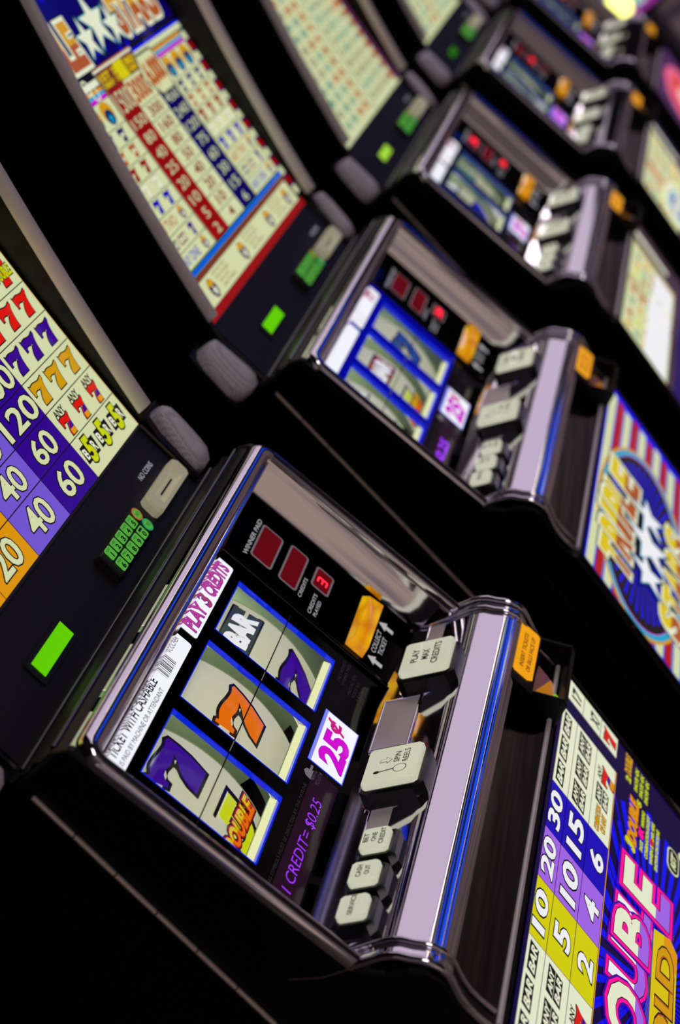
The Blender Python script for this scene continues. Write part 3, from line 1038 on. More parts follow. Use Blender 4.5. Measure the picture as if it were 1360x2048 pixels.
# bezel ----------------------------------------------------------
def m_bezel():
    b = MB()
    # path runs up the left rim, over the top and down the right rim
    prof = [(-0.0120, -0.0040), (-0.0120, 0.0005), (-0.0108, 0.0038), (-0.0085, 0.0062), (-0.0045, 0.0078), (0.0, 0.0080), (0.004, 0.0068), (0.0066, 0.0042), (0.0078, 0.0010),
            (0.0088, -0.0012), (0.0102, -0.0004), (0.0116, -0.0012), (0.0124, -0.0040)]
    X0, TOP, BOT = 0.2745, -0.0125, -0.2660
    SIDE = 0.60
    path = []
    rr = 0.012
    path.append(((-X0, BOT), (-1, 0)))
    path.append(((-X0, TOP - rr), (-1, 0)))
    for k in range(1, 6):
        a = R(180 - 90 * k / 6)
        path.append(((-X0 + rr + rr * math.cos(a), TOP - rr + rr * math.sin(a)), (math.cos(a), math.sin(a))))
    path.append(((-X0 + rr, TOP), (0, 1)))
    path.append(((X0 - rr, TOP), (0, 1)))
    for k in range(1, 6):
        a = R(90 - 90 * k / 6)
        path.append(((X0 - rr + rr * math.cos(a), TOP - rr + rr * math.sin(a)), (math.cos(a), math.sin(a))))
    path.append(((X0, TOP - rr), (1, 0)))
    path.append(((X0, BOT), (1, 0)))
    n = len(prof)
    vs_, fs = [], []
    for (px, pb), (ox, ob) in path:
        for u, h in prof:
            # corners: inner parts of the profile follow a square mitre
            uu = min(u, rr * 0.98) if abs(ox) not in (0, 1) else u
            vs_.append(F_bez(px - ox * uu * (SIDE + (1 - SIDE) * (1 - abs(ox))), pb - ob * uu, h))
    for i in range(len(path) - 1):
        for k in range(n - 1):
            fs.append((i * n + k, i * n + k + 1, (i + 1) * n + k + 1, (i + 1) * n + k))
    b.add(vs_, fs, CHROME)
    me = b.mesh('bezel')
    return smooth_by_angle(fixed_normals(me), 55)


def m_bezel_wall():
    """bright sloping walls between the rim and the glass"""
    b = MB()

    def G(x, t, h):
        return F_glass(x, -t, h)
    # side walls slope outward from the glass to the rim
    for sx in (-1, 1):
        vs_, fs = [], []
        N = 12
        prof = ((0.2530, -0.001), (0.2545, 0.010), (0.2585, 0.020), (0.2625, 0.030), (0.2652, 0.038), (0.2668, 0.044))
        for i in range(N + 1):
            t = 0.020 + (0.262 - 0.020) * i / N
            for x, h in prof:
                vs_.append(G(sx * (x + 0.0015 * math.sin(math.pi * i / N)), t, h))
        n = len(prof)
        for i in range(N):
            for k in range(n - 1):
                fs.append((i * n + k, i * n + k + 1, (i + 1) * n + k + 1, (i + 1) * n + k))
        b.add(vs_, fs, CHROME)
    b.strip([(F_glass(0, -0.048, 0.001)[1:]), F_glass(0, -0.040, 0.010)[1:], F_glass(0, -0.032, 0.026)[1:], F_glass(0, -0.028, 0.036)[1:], F_glass(0, -0.0255, 0.043)[1:]], -0.266, 0.266, CHROME)
    return smooth_by_angle(fixed_normals(b.mesh('bezel_wall')), 50)


WINX = [(-0.195, -0.103), (-0.082, 0.012), (0.033, 0.1235)]
WT0, WT1 = 0.077, 0.193


def m_reel_panel(fieldname):
    field = {'black': GLASSBLK, 'blue': lit('blue_field', (2, 6, 150)), 'dim': lit('dim_field', (6, 8, 30))}[fieldname]

    def f():
        S = Sheet(F_glass, layer=0.00015)
        xs = [-0.262]
        for a, b_ in WINX:
            xs += [a, b_]
        xs.append(0.147)
        for i in range(0, len(xs) - 1):
            if i % 2 == 0:
                S.rect(xs[i], -WT1, xs[i + 1], -WT0, field, 0)
        S.rect(-0.262, -WT0, 0.147, -0.040, field, 0)
        S.rect(-0.262, -0.199, 0.147, -WT1, field, 0)
        S.rect(-0.262, -0.2545, 0.147, -0.199, GLASSBLK, 0)
        # thickness round each window
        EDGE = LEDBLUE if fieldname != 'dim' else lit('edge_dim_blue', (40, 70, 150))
        for a, b_ in WINX:
            for (p, q) in (((a, WT0), (b_, WT0)), ((b_, WT0), (b_, WT1)), ((b_, WT1), (a, WT1)), ((a, WT1), (a, WT0))):
                S.quad(F_glass(p[0], -p[1], 0), F_glass(q[0], -q[1], 0), F_glass(q[0], -q[1], -0.005), F_glass(p[0], -p[1], -0.005), EDGE)
            w = {'black': 0.0013, 'blue': 0.0016, 'dim': 0.0005}[fieldname]
            S.rect(a - w, -WT1 - w, a, -WT0 + w, EDGE, 1)
            S.rect(b_, -WT1 - w, b_ + w * 0.6, -WT0 + w, EDGE, 1)
            S.rect(a, -WT0, b_, -WT0 + w * 0.8, EDGE, 1)
            S.rect(a, -WT1 - w * 1.3, b_, -WT1, EDGE, 1)
        # payline
        S.rect(-0.205, -0.1362, 0.136, -0.1350, LINEK, 2)
        for x in (-0.100, 0.014):
            S.rect(x + 0.001, -0.1360, x + 0.016, -0.1352, PRINT, 3)
        return S.mesh('reel_panel')
    return f


def m_reel_panel_text(kind, which):
    def f():
        S = Sheet(F_glass, layer=0.00015)
        WL = lit('label_white', (238, 238, 246), 1.05)
        W25 = WL if kind < 2 else lit('label_lilac', (196, 140, 250), 1.1)
        if which == 'game':
            S.rrect(-0.001, -0.0658, 0.133, -0.0440, 0.003, WL, 3)
        if which != 'game':
            pass
        elif kind == 0:
            S.text('PLAY', 0.006, -0.0625, 0.047, -0.0475, lit('print_plum3', (190, 60, 150)), 5, bold=0.03, line=VIOLET, w=0.03)
            S.text('3', 0.053, -0.0635, 0.063, -0.0455, lit('print_rose', (170, 60, 110)), 5, bold=0.03, line=VIOLET, w=0.03)
            S.text('CREDITS', 0.070, -0.0625, 0.127, -0.0475, lit('print_plum3', (190, 60, 150)), 5, bold=0.03, line=VIOLET, w=0.03)
        else:
            S.text('PLAY', 0.004, -0.062, 0.045, -0.048, WL, 5, bold=0.03, line=RUST, w=0.02)
            S.text('IT', 0.095, -0.062, 0.122, -0.048, lit('print_rose', (170, 60, 110)), 5, bold=0.05)
        if which == 'ticket':
            S.rrect(-0.240, -0.0650, -0.0125, -0.0420, 0.003, WL, 3)
        if kind == 0 and which == 'ticket':
            S.text('TICKET WITH CASHABLE', -0.206, -0.0540, -0.088, -0.0455, LINEK, 5, bold=0.02)
            S.text('IS PAID BY MACHINE OR ATTENDANT', -0.206, -0.0620, -0.092, -0.0575, LINEK, 5)
            x = -0.076
            rnd = random.Random(3)
            while x < -0.050:
                w = rnd.choice([0.0005, 0.0009, 0.0014])
                S.rect(x, -0.0600, x + w, -0.0480, LINEK, 5)
                x += w + rnd.choice([0.0007, 0.0012, 0.0018])
            S.text('VOUCHER', -0.044, -0.052, -0.018, -0.0465, LINEK, 5)
        # denomination
        if which == 'coin':
            S.rect(-0.0322, -0.2425, 0.0488, -0.2032, lit('label_edge', (128, 132, 235)), 2)
            S.rect(-0.0315, -0.2415, 0.0478, -0.2065, W25, 3)
            S.text('25', -0.0235, -0.2390, 0.0245, -0.2100, MAGENTA, 5, bold=0.045, line=VIOLET, w=0.006, shear=0.05)
            S.text('¢', 0.0255, -0.2290, 0.0405, -0.2085, lit('print_cerise', (200, 20, 130)), 5, bold=0.03, line=VIOLET, w=0.006)
            # edge glow round the label
            S.rect(-0.0330, -0.2428, 0.0490, -0.2028, LEDBLUE, 1)
        # touch panel wording
        if which == 'touch':
            hand = [(0.0, 0.3), (0.05, 0.75), (0.3, 1.0), (0.55, 0.85), (0.6, 0.6), (0.95, 0.62), (1.0, 0.5), (0.95, 0.42), (0.62, 0.42), (0.85, 0.1), (0.78, 0.0), (0.55, 0.15), (0.45, 0.05), (0.2, 0.05)]
            S.shape(hand, -0.0560, -0.2165, -0.0370, -0.2035, PRINT, 3)
            for k, (t, w) in enumerate((('TOUCH', 0.018), ('TO CHANGE', 0.022), ('CREDIT', 0.015), ('VALUE', 0.014))):
                S.text(t, -0.0350 - 0.0*k - 0.022, -0.2215 - 0.0058 * k, -0.0350 + w - 0.022, -0.2178 - 0.0058 * k, PRINT if k == 0 else PRINTD, 3)
            S.text('WINNING SYMBOLS MUST BE DIRECTED BY THE PAYLINE', -0.225, -0.2110, -0.065, -0.2078, PRINTD, 3)
        if which == 'rules':
            for k, t in enumerate(('ONLY HIGHEST', 'WINNER PAID')):
                S.text(t, 0.098, -0.2060 - 0.0055 * k, 0.135, -0.2025 - 0.0055 * k, PRINTD, 3)
            for k, t in enumerate(('MALFUNCTION', 'VOIDS ALL', 'PLAYS', 'AND PAYS')):
                S.text(t, 0.092, -0.2205 - 0.0055 * k, 0.092 + 0.0032 * len(t), -0.2172 - 0.0055 * k, PRINTD, 3)
        return S.mesh('printing')
    return f


def m_touch():
    S = Sheet(F_glass, layer=0.00015)
    S.rrect(-0.262, -0.2405, -0.0400, -0.2125, 0.004, VFDBG, 3)
    S.text('1 CREDIT= $0.25', -0.199, -0.2320, -0.074, -0.2205, VFD, 5, bold=-0.01, shear=0.1)
    return S.mesh('credit_display')


def m_touch_far():
    S = Sheet(F_glass, layer=0.00015)
    S.rrect(-0.262, -0.2405, -0.0400, -0.2125, 0.004, VFDBG, 3)
    S.text('$0.25', -0.165, -0.2345, -0.095, -0.2185, VFD, 5, bold=0.03)
    return S.mesh('credit_display')


def FM(a, b_, h):
    """the meter panel leans out towards its right edge"""
    x = 0.147 + (a - 0.147) / 1.149
    hh = 0.0909 * (x - 0.147)
    return F_glass(x, b_ + 0.5 * hh, 0.0008 + hh + h)


def m_meter_panel():
    b = MB()
    F = F_glass
    # black panel leaning out to the right, with a bright rib on its left edge
    b.quad(FM(0.149, -0.2570, 0), FM(0.272, -0.2600, 0), FM(0.272, -0.038, 0), FM(0.149, -0.038, 0), GLASSBLK)
    b.tube([F(0.1475, -0.042, 0.002), F(0.1475, -0.2530, 0.002)], 0.0022, DARKCHROME, 10)
    return smooth_by_angle(fixed_normals(b.mesh('meter_panel')), 40)


def m_meter_print(which):
    def f():
        S = Sheet(FM, layer=0.00015)
        if which == 0:
            S.text('WINNER PAID', 0.168, -0.0705, 0.238, -0.0655, PRINTW, 3)
        elif which == 1:
            S.text('CREDITS', 0.172, -0.1375, 0.208, -0.1335, PRINTW, 3)
            S.text('CREDITS', 0.160, -0.1530, 0.196, -0.1488, PRINTW, 3)
            S.text('PLAYED', 0.162, -0.1595, 0.190, -0.1555, PRINTW, 3)
        else:
            S.text('COLLECT', 0.182, -0.2305, 0.223, -0.2250, PRINTW, 3)
            S.text('TICKET', 0.186, -0.2385, 0.218, -0.2330, PRINTW, 3)
            ar = [(0.3, 0.0), (0.7, 0.0), (0.7, 0.5), (1.0, 0.5), (0.5, 1.0), (0.0, 0.5), (0.3, 0.5)]
            S.shape(ar, 0.163, -0.2420, 0.178, -0.2235, PRINTW, 3)
            S.shape(ar, 0.228, -0.2420, 0.243, -0.2235, PRINTW, 3)
        return S.mesh('lettering')
    return f


DISP = [(0.1755, 0.2360, 0.0735, 0.0980), (0.1755, 0.2410, 0.1085, 0.1295), (0.2065, 0.2415, 0.1420, 0.1625)]


def m_disp(i, lit_state):
    x0, x1, t0, t1 = DISP[i]

    def f():
        S = Sheet(FM, layer=0.00015)
        S.rrect(x0 - 0.001, -t1 - 0.001, x1 + 0.001, -t0 + 0.001, 0.004, lit('display_surround', (120, 108, 116), 0.8), 2)
        S.rrect(x0 + 0.0010, -t1 + 0.0010, x1 - 0.0010, -t0 - 0.0010, 0.003, REDLENS, 3)
        if lit_state == 1:
            # segment digit 3
            cx, cb, w, h, k = 0.222, -(t0 + t1) / 2, 0.0042, 0.0052, 0.0009
            for (a, b_, c, d) in ((-w, h - k, w, h + k), (-w, -k, w, k), (-w, -h - k, w, -h + k), (w - k, 0, w + k, h), (w - k, -h, w + k, 0)):
                S.rect(cx + a, cb + b_, cx + c, cb + d, LEDRED, 6)
        elif lit_state == 2:
            S.text('20', (x0 + x1) / 2 - 0.010, -t1 + 0.005, (x0 + x1) / 2 + 0.014, -t0 - 0.005, LEDRED, 6, bold=0.03)
        return S.mesh('meter_display')
    return f


def m_candle():
    b = MB()
    F = FM
    # faceted amber lens, wedge sided
    base = [(0.160, -0.2195), (0.256, -0.2195), (0.256, -0.1975), (0.160, -0.1975)]
    top = [(0.166, -0.2180), (0.250, -0.2185), (0.247, -0.2010), (0.169, -0.2005)]
    mid = [(0.190, -0.2110), (0.226, -0.2065)]
    vs_ = [F(x, y, 0.0) for x, y in base] + [F(x, y, 0.010) for x, y in top] + [F(x, y, 0.0125) for x, y in mid]
    fs = [(0, 1, 5, 4), (1, 2, 6, 5), (2, 3, 7, 6), (3, 0, 4, 7), (4, 5, 9, 8), (5, 6, 9), (6, 7, 8, 9), (7, 4, 8)]
    b.add(vs_, fs, AMBER)
    return fixed_normals(b.mesh('amber_lens'))


# reels ------------------------------------------------------------
RR, RTC, RD = 0.14, 0.128, 0.012


def F_reel(xc):
    def F(a, b_, h):
        # b_ is arc length up from the middle of the reel
        th = b_ / RR
        return F_glass(xc + a, -(RTC - (RR + h) * math.sin(th)), -RD - RR + (RR + h) * math.cos(th))
    return F


def m_reel(i, syms):
    xc = (WINX[i][0] + WINX[i][1]) / 2 + 0.004

    def f():
        S = Sheet(F_reel(xc), 0.008, 0.0002)
        S.rect(-0.040, -0.125, 0.040, 0.125, REELCREAM, 0)
        S.rect(-0.0405, -0.125, -0.0385, 0.125, CREAM2, 1)
        S.rect(0.0390, -0.125, 0.0405, 0.125, GREYL, 1)
        # rim flange
        n = 24
        for s_ in (-0.0405, 0.0405):
            for k in range(n):
                a, b_ = -0.125 + 0.25 * k / n, -0.125 + 0.25 * (k + 1) / n
                F = S.F
                S.quad(F(s_, a, 0), F(s_, b_, 0), F(s_, b_, -0.006), F(s_, a, -0.006), INTERIOR)
        for kind, c, m in syms:
            if kind == '7':
                S.shape(SEVEN_REEL, -0.0300, c - 0.0220, 0.0300, c + 0.0220, m, 2, LINEK, 0.0030)
            elif kind == 'bar':
                S.rrect(-0.034, c - 0.0175, 0.034, c + 0.0175, 0.002, LINEK, 2)
                S.rrect(-0.032, c - 0.0155, 0.032, c + 0.0155, 0.002, m, 3)
                S.text('BAR', -0.027, c - 0.0125, 0.027, c + 0.0125, WHITE, 4, bold=0.07, line=LINEK, w=0.02)
            elif kind == 'double':
                S.text('5', -0.016, c - 0.024, 0.022, c + 0.024, LIME, 2, bold=0.06, line=LINEK, w=0.08)
                S.text('DOUBLE', -0.034, c - 0.008, 0.036, c + 0.010, GOLDTAG, 4, bold=0.04, line=[(LINEK, 0.12), (BRICK, 0.06)], grad=ORANGE7)
        return S.mesh('reel')
    return f


def m_bay():
    b = MB()
    F = F_glass
    for s in (-0.205, 0.145):
        b.quad(F(s, -0.060, -0.005), F(s, -0.215, -0.005), F(s, -0.215, -0.20), F(s, -0.060, -0.20), INTERIOR)
    b.quad(F(-0.205, -0.060, -0.20), F(0.145, -0.060, -0.20), F(0.145, -0.215, -0.20), F(-0.205, -0.215, -0.20), INTERIOR)
    b.quad(F(-0.205, -0.060, -0.005), F(0.145, -0.060, -0.005), F(0.145, -0.060, -0.20), F(-0.205, -0.060, -0.20), INTERIOR)
    for x in (-0.094, 0.021):
        b.box(x - 0.0015, x + 0.0015, 0.005, 0.12, 0.885, 1.02, INTERIOR)
    return fixed_normals(b.mesh('reel_bay'))


def m_bay_glow():
    b = MB()
    for a, b_ in WINX:
        b.quad(F_glass(a, -WT1, -0.005), F_glass(b_, -WT1, -0.005), F_glass(b_, -WT1 + 0.0060, -0.0075), F_glass(a, -WT1 + 0.0060, -0.0075), lit('bay_glow', (226, 230, 172), 1.1))  # lower window lip glows so it looks lit; not a lamp
        b.quad(F_glass(a, -WT1, -0.0075), F_glass(b_, -WT1, -0.0075), F_glass(b_, -WT1 + 0.0060, -0.010), F_glass(a, -WT1 + 0.0060, -0.010), INTERIOR)
    LT = mat('bay_fill', (220, 235, 210), 0.5, emit=(225, 232, 205), strength=16.0)
    b.box(-0.200, 0.140, 0.004, 0.016, 1.020, 1.028, LT)  # hidden tube, added to brighten the bay and the reel tops
    return b.mesh('bay_glow')


def m_pane():
    b = MB()
    for a, b_ in WINX:
        b.quad(F_glass(a, -WT1, -0.001), F_glass(b_, -WT1, -0.001), F_glass(b_, -WT0, -0.001), F_glass(a, -WT0, -0.001), PANE)
    return b.mesh('window_pane')


# deck -------------------------------------------------------------
NOSE = [(-0.058, 0.840), (-0.0785, 0.82863), (-0.0800, 0.8278), (-0.0816, 0.8270), (-0.0832, 0.82664), (-0.1234, 0.81756), (-0.1250, 0.8172), (-0.1268, 0.8167), (-0.1340, 0.8142), (-0.1410, 0.8098), (-0.1470, 0.8025), (-0.1525, 0.7975), (-0.1570, 0.7915), (-0.1602, 0.7850), (-0.1612, 0.7780), (-0.1600, 0.7715)]
FASC = [(-0.1600, 0.7715), (-0.1575, 0.7640), (-0.1548, 0.7550), (-0.1535, 0.7450), (-0.1538, 0.7340), (-0.1552, 0.7240), (-0.1560, 0.7190)]


def m_deck():
    b = MB()
    b.strip(NOSE, -0.274, 0.274, CHROME, 4)
    # thin raised lines along the nose
    for i in (-4, -3):
        y, z = NOSE[i]
        b.tube([(-0.270, y, z + 0.0002), (0.270, y, z + 0.0002)], 0.0016, CHROME, 8)
    return smooth_by_angle(b.mesh('button_deck'), 40)


def m_rails(sx):
    def f():
        b = MB()
        ln = NOSE[:1] + NOSE[3:] + FASC[1:]
        for x, r in ((0.2600, 0.0026), (0.2788, 0.0034)):
            b.tube([(sx * x, y - 0.001, z + 0.0015) for y, z in ln], r, CHROME, 8)
        y, z = NOSE[0]
        b.tube([(sx * 0.259, -0.104, 0.822), (sx * 0.280, -0.104, 0.822)], 0.003, CHROME, 8)
        return smooth_by_angle(b.mesh('end_rail'), 60)
    return f


def m_fascia():
    b = MB()
    b.strip(FASC, -0.276, 0.276, DARKCHROME, 4)
    return smooth_by_angle(b.mesh('lower_fascia'), 60)


def octo(x0, x1, t0, t1, c, h, F=F_deck):
    return [F(x, -t, h) for x, t in ((x0 + c, t1), (x1 - c, t1), (x1, t1 - c), (x1, t0 + c), (x1 - c, t0), (x0 + c, t0), (x0, t0 + c), (x0, t1 - c))]


def m_button(x0, x1, t0, t1, hh, c):
    def f():
        b = MB()
        rg = [octo(x0 - 0.0015, x1 + 0.0015, t0 - 0.0015, t1 + 0.0015, c, 0.0), octo(x0 - 0.0015, x1 + 0.0015, t0 - 0.0015, t1 + 0.0015, c, 0.0012)]
        b.add(rg[0] + rg[1], [(k, (k + 1) % 8, 8 + (k + 1) % 8, 8 + k) for k in range(8)] + [tuple(range(8, 16))], CHROME)
        r2 = [octo(x0, x1, t0, t1, c, 0.0012), octo(x0, x1, t0, t1, c, hh - 0.005), octo(x0 + 0.003, x1 - 0.003, t0 + 0.003, t1 - 0.003, c * 0.7, hh - 0.003)]
        n = 8
        b.add([p for r_ in r2 for p in r_], [(i * n + k, i * n + (k + 1) % n, (i + 1) * n + (k + 1) % n, (i + 1) * n + k) for i in range(2) for k in range(n)] + [tuple(range(16, 24))], GLOSSB)
        return smooth_by_angle(fixed_normals(b.mesh('button')), 30)
    return f




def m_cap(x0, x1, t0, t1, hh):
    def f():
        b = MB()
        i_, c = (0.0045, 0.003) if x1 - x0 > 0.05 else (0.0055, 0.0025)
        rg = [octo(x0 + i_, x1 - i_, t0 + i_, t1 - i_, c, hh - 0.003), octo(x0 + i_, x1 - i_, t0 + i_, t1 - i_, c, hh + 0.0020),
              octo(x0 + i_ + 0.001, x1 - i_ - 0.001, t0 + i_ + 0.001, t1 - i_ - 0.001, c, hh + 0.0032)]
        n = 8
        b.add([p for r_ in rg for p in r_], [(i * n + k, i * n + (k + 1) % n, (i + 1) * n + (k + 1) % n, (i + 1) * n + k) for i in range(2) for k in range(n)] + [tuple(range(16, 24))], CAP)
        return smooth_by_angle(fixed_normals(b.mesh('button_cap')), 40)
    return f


def m_cap_print(x0, x1, t0, t1, hh, kind):
    def f():
        S = Sheet(lambda a, b_, h: F_deck(a, b_, hh + 0.0034 + h), layer=0.0001)
        xc, tc = (x0 + x1) / 2, (t0 + t1) / 2
        if kind == 'play':
            for k, t in enumerate(('PLAY', 'MAX', 'CREDITS')):
                w = 0.0052 * len(t) / 2 + 0.002
                S.text(t, xc - w, -tc + 0.0075 - 0.0105 * k, xc + w, -tc + 0.0145 - 0.0105 * k, INK, 1, bold=0.02)
        elif kind == 'spin':
            S.text('SPIN', xc + 0.000, -tc - 0.0065, xc + 0.0165, -tc - 0.0010, INK, 1, bold=0.01)
            S.text('REELS', xc - 0.001, -tc - 0.0145, xc + 0.019, -tc - 0.0090, INK, 1, bold=0.01)
            S.ring(xc - 0.010, -tc - 0.0085, 0.0062, 0.0062, 0.0007, INK, 1, n=24)
            S.poly([(xc - 0.0125, -tc + 0.011), (xc - 0.0112, -tc + 0.011), (xc - 0.0088, -tc - 0.003), (xc - 0.0104, -tc - 0.003)], PRINTD, 1)
            S.ellipse(xc - 0.0120, -tc + 0.0125, 0.0022, 0.0028, INK, 2)
            ar = [(0.35, 1.0), (0.7, 0.9), (0.75, 0.45), (1.0, 0.5), (0.6, 0.0), (0.15, 0.35), (0.42, 0.42)]
            q = [(xc - 0.001 + 0.011 * x, -tc + 0.001 + 0.0105 * y) for x, y in ar]
            S.poly(offset_poly(q, 0.0005), INK, 1)
            S.poly(q, CAP, 2)
        else:
            lines = {'bet': ('BET', 'ONE', 'CREDIT'), 'cash': ('CASH', 'OUT'), 'serv': ('SERVICE',)}[kind]
            nL = len(lines)
            for k, t in enumerate(lines):
                w = 0.0034 * len(t) / 2 + 0.001
                c = -tc + (nL - 1) * 0.0035 - 0.0070 * k
                S.text(t, xc - w, c - 0.0022, xc + w, c + 0.0022, INK, 1, bold=0.02)
        return S.mesh('lettering')
    return f


def m_frame(x0, x1, t0, t1):
    def f():
        b = MB()
        pts = [(x0, t0), (x1, t0), (x1, t1), (x0, t1), (x0, t0)]
        for (a, t), (c, u) in zip(pts[:-1], pts[1:]):
            b.tube([F_deck(a, -t, 0.0006), F_deck(c, -u, 0.0006)], 0.0011, CHROME, 6)
        b.quad(F_deck(x0, -t1, 0.0003), F_deck(x1, -t1, 0.0003), F_deck(x1, -t0, 0.0003), F_deck(x0, -t0, 0.0003), CHROME_S)
        return smooth_by_angle(fixed_normals(b.mesh('blanking_plate')), 60)
    return f


BUTTONS = [('play', 0.119, 0.184, 0.020, 0.078, 0.020, 0.008), ('spin', -0.067, -0.003, 0.018, 0.077, 0.020, 0.008),
           ('bet', -0.159, -0.120, 0.032, 0.067, 0.017, 0.005), ('cash', -0.203, -0.165, 0.031, 0.066, 0.017, 0.005), ('serv', -0.246, -0.208, 0.030, 0.065, 0.017, 0.005)]


# bill acceptor ------------------------------------------------------
def m_acceptor():
    b = MB()
    x0, x1 = 0.1600, 0.2645
    # plate that carries the label
    b.prism([(-0.152, 0.781), (-0.1605, 0.7805), (-0.1645, 0.7485), (-0.152, 0.7465)], 0.155, x1 + 0.002, BLACK)
    # scoop with an open top: two cheeks, a front lip, a floor
    for a, c in ((x0, x0 + 0.003), (x1 - 0.003, x1)):
        b.prism([(-0.150, 0.749), (-0.1645, 0.749), (-0.1830, 0.7245), (-0.1800, 0.7165), (-0.150, 0.703)], a, c, BLACK)
    b.prism([(-0.1830, 0.7245), (-0.1795, 0.7235), (-0.1765, 0.7195), (-0.150, 0.7075), (-0.150, 0.703), (-0.1800, 0.7165)], x0, x1, BLACK)
    b.quad((x0, -0.1555, 0.706), (x1, -0.1555, 0.706), (x1, -0.1555, 0.748), (x0, -0.1555, 0.748), BLACK)
    return fixed_normals(b.mesh('bill_acceptor'))


def m_accept_label():
    F = plane_map((-0.1605, 0.7780), (-0.1642, 0.7500), 0.0006)
    S = Sheet(F, layer=0.0002)
    c = 0.006
    x0, x1, t0, t1 = 0.1690, 0.2610, 0.0015, 0.0262
    S.poly([(x0 + c, -t1), (x1 - 0.003, -t1), (x1, -t1 + 0.003), (x1, -t0 - 0.002), (x1 - 0.003, -t0), (x0 + 0.003, -t0), (x0, -t0 - 0.002), (x0, -t1 + c)], lit('amber_label', (240, 160, 6)), 1)
    S.text('INSERT TICKETS', 0.184, -0.0125, 0.247, -0.0075, lit('print_umber', (90, 30, 10)), 3, bold=0.02)
    S.text('OR BILLS FACE UP', 0.183, -0.0210, 0.248, -0.0160, lit('print_umber', (90, 30, 10)), 3, bold=0.02)
    return S.mesh('ticket_label')


def m_accept_glow():
    b = MB()
    A2 = mat('amber_throat', (200, 120, 10), 0.1, emit=(190, 120, 6), strength=0.7, coat=1.0)
    A3 = mat('amber_throat_deep', (90, 40, 5), 0.1, emit=(90, 54, 8), strength=0.9)
    G2 = mat('green_throat', (120, 190, 10), 0.1, emit=(120, 190, 10), strength=0.7)
    b.add([(0.165, -0.1560, 0.713), (0.226, -0.1560, 0.716), (0.232, -0.1560, 0.744), (0.165, -0.1560, 0.746), (0.165, -0.1690, 0.722), (0.206, -0.1660, 0.730), (0.222, -0.1600, 0.743)],
          [(0, 1, 5, 4), (4, 5, 3)], A2)
    b.add([(0.226, -0.1560, 0.716), (0.232, -0.1560, 0.744), (0.222, -0.1600, 0.743), (0.206, -0.1660, 0.730), (0.165, -0.1560, 0.746)], [(0, 1, 2, 3), (3, 2, 4)], A3)
    b.box(0.1645, 0.180, -0.1720, -0.1680, 0.7215, 0.7265, G2)
    return b.mesh('bill_throat')


def m_belly_door():
    b = MB()
    XB = 0.286
    b.prism([(-0.119, 0.7165), (-0.150, 0.7190), (-0.1550, 0.7125), (-0.1400, 0.500), (-0.1105, 0.075), (-0.088, 0.075)], -XB, XB, BLACK)
    b.tube([(-0.270, -0.1572, 0.7150), (0.272, -0.1572, 0.7150)], 0.0026, CHROME_S, 10)
    for x in (-0.2745, 0.2745):
        b.tube([(x, -0.1560, 0.709), (x, -0.1270, 0.31)], 0.0035, GLOSS, 8)
    return smooth_by_angle(fixed_normals(b.mesh('belly_door')), 40)


def m_hinge():
    b = MB()
    y0, z0, y1, z1 = -0.0125, 1.072, -0.042, 0.30
    n = 18
    for k in range(n):
        a, c = k / n, (k + 0.965) / n
        p = lambda s: (-XW - 0.0018, y0 + (y1 - y0) * s, z0 + (z1 - z0) * s)
        b.tube([p(a), p(c)], 0.0023, HINGE, 8)
    return smooth_by_angle(b.mesh('hinge'), 50)


def m_stand():
    b = MB()
    b.box(-0.275, 0.275, -0.07, 0.44, 0.0, 0.02, BLACK)
    return b.mesh('plinth')


REELS = {
    'a': [[('7', 0.021, VIOLET), ('double', -0.050, None)], [('7', -0.0100, ORANGE7), ('7', -0.098, VIOLET), ('bar', 0.075, GREYL)], [('bar', 0.026, lit('bar_slate', (50, 62, 68))), ('7', -0.048, VIOLET)]],
    'b': [[('bar', 0.028, REELCREAM), ('7', -0.055, NAVY)], [('bar', 0.012, lit('bar_red', (140, 40, 30))), ('double', -0.055, None)], [('7', -0.008, lit('seven_steel', (40, 70, 130))), ('bar', -0.085, GREYL), ('bar', 0.075, GREYL)]],
    'c': [[('7', 0.02, NAVY), ('bar', -0.06, TEAL)], [('bar', 0.04, TEAL), ('7', -0.03, BLUE)], [('7', 0.03, TEAL), ('bar', -0.055, GREYL)]],
}

MACH = [
    dict(up='sevens', belly='gold', field='black', txt=0, reels='a', disp=(0, 0, 1), green=GREENLED,
         label='nearest slot machine, in sharp focus, with orange and purple sevens on its reels'),
    dict(up='stars', belly='stars', field='blue', txt=1, reels='b', disp=(0, 0, 2), green=GREENLED,
         label='second nearest slot machine, with white stars on its blue pay table and lower glass'),
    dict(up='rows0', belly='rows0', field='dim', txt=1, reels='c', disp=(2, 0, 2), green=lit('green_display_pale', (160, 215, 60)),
         label='third nearest slot machine, blurred, with cream and rust columns on its pay table'),
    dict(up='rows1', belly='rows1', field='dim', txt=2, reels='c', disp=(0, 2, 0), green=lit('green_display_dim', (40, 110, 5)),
         label='fourth nearest slot machine, blurred, a blue ring showing on its lower glass'),
    dict(up='rows0', belly='rows2', field='dim', txt=2, reels='b', disp=(0, 2, 0), green=GREENLED,
         label='last slot machine of the row, with a pink and coral lower glass'),
]
UP = {'sevens': art_upper_sevens, 'stars': art_upper_stars, 'rows0': lambda: art_upper_rows(0), 'rows1': lambda: art_upper_rows(1)}
BE = {'gold': art_belly_gold, 'stars': art_belly_stars, 'rows0': lambda: art_belly_rows(0), 'rows1': lambda: art_belly_rows(1), 'rows2': lambda: art_belly_rows(2), 'rows3': lambda: art_belly_rows(3)}


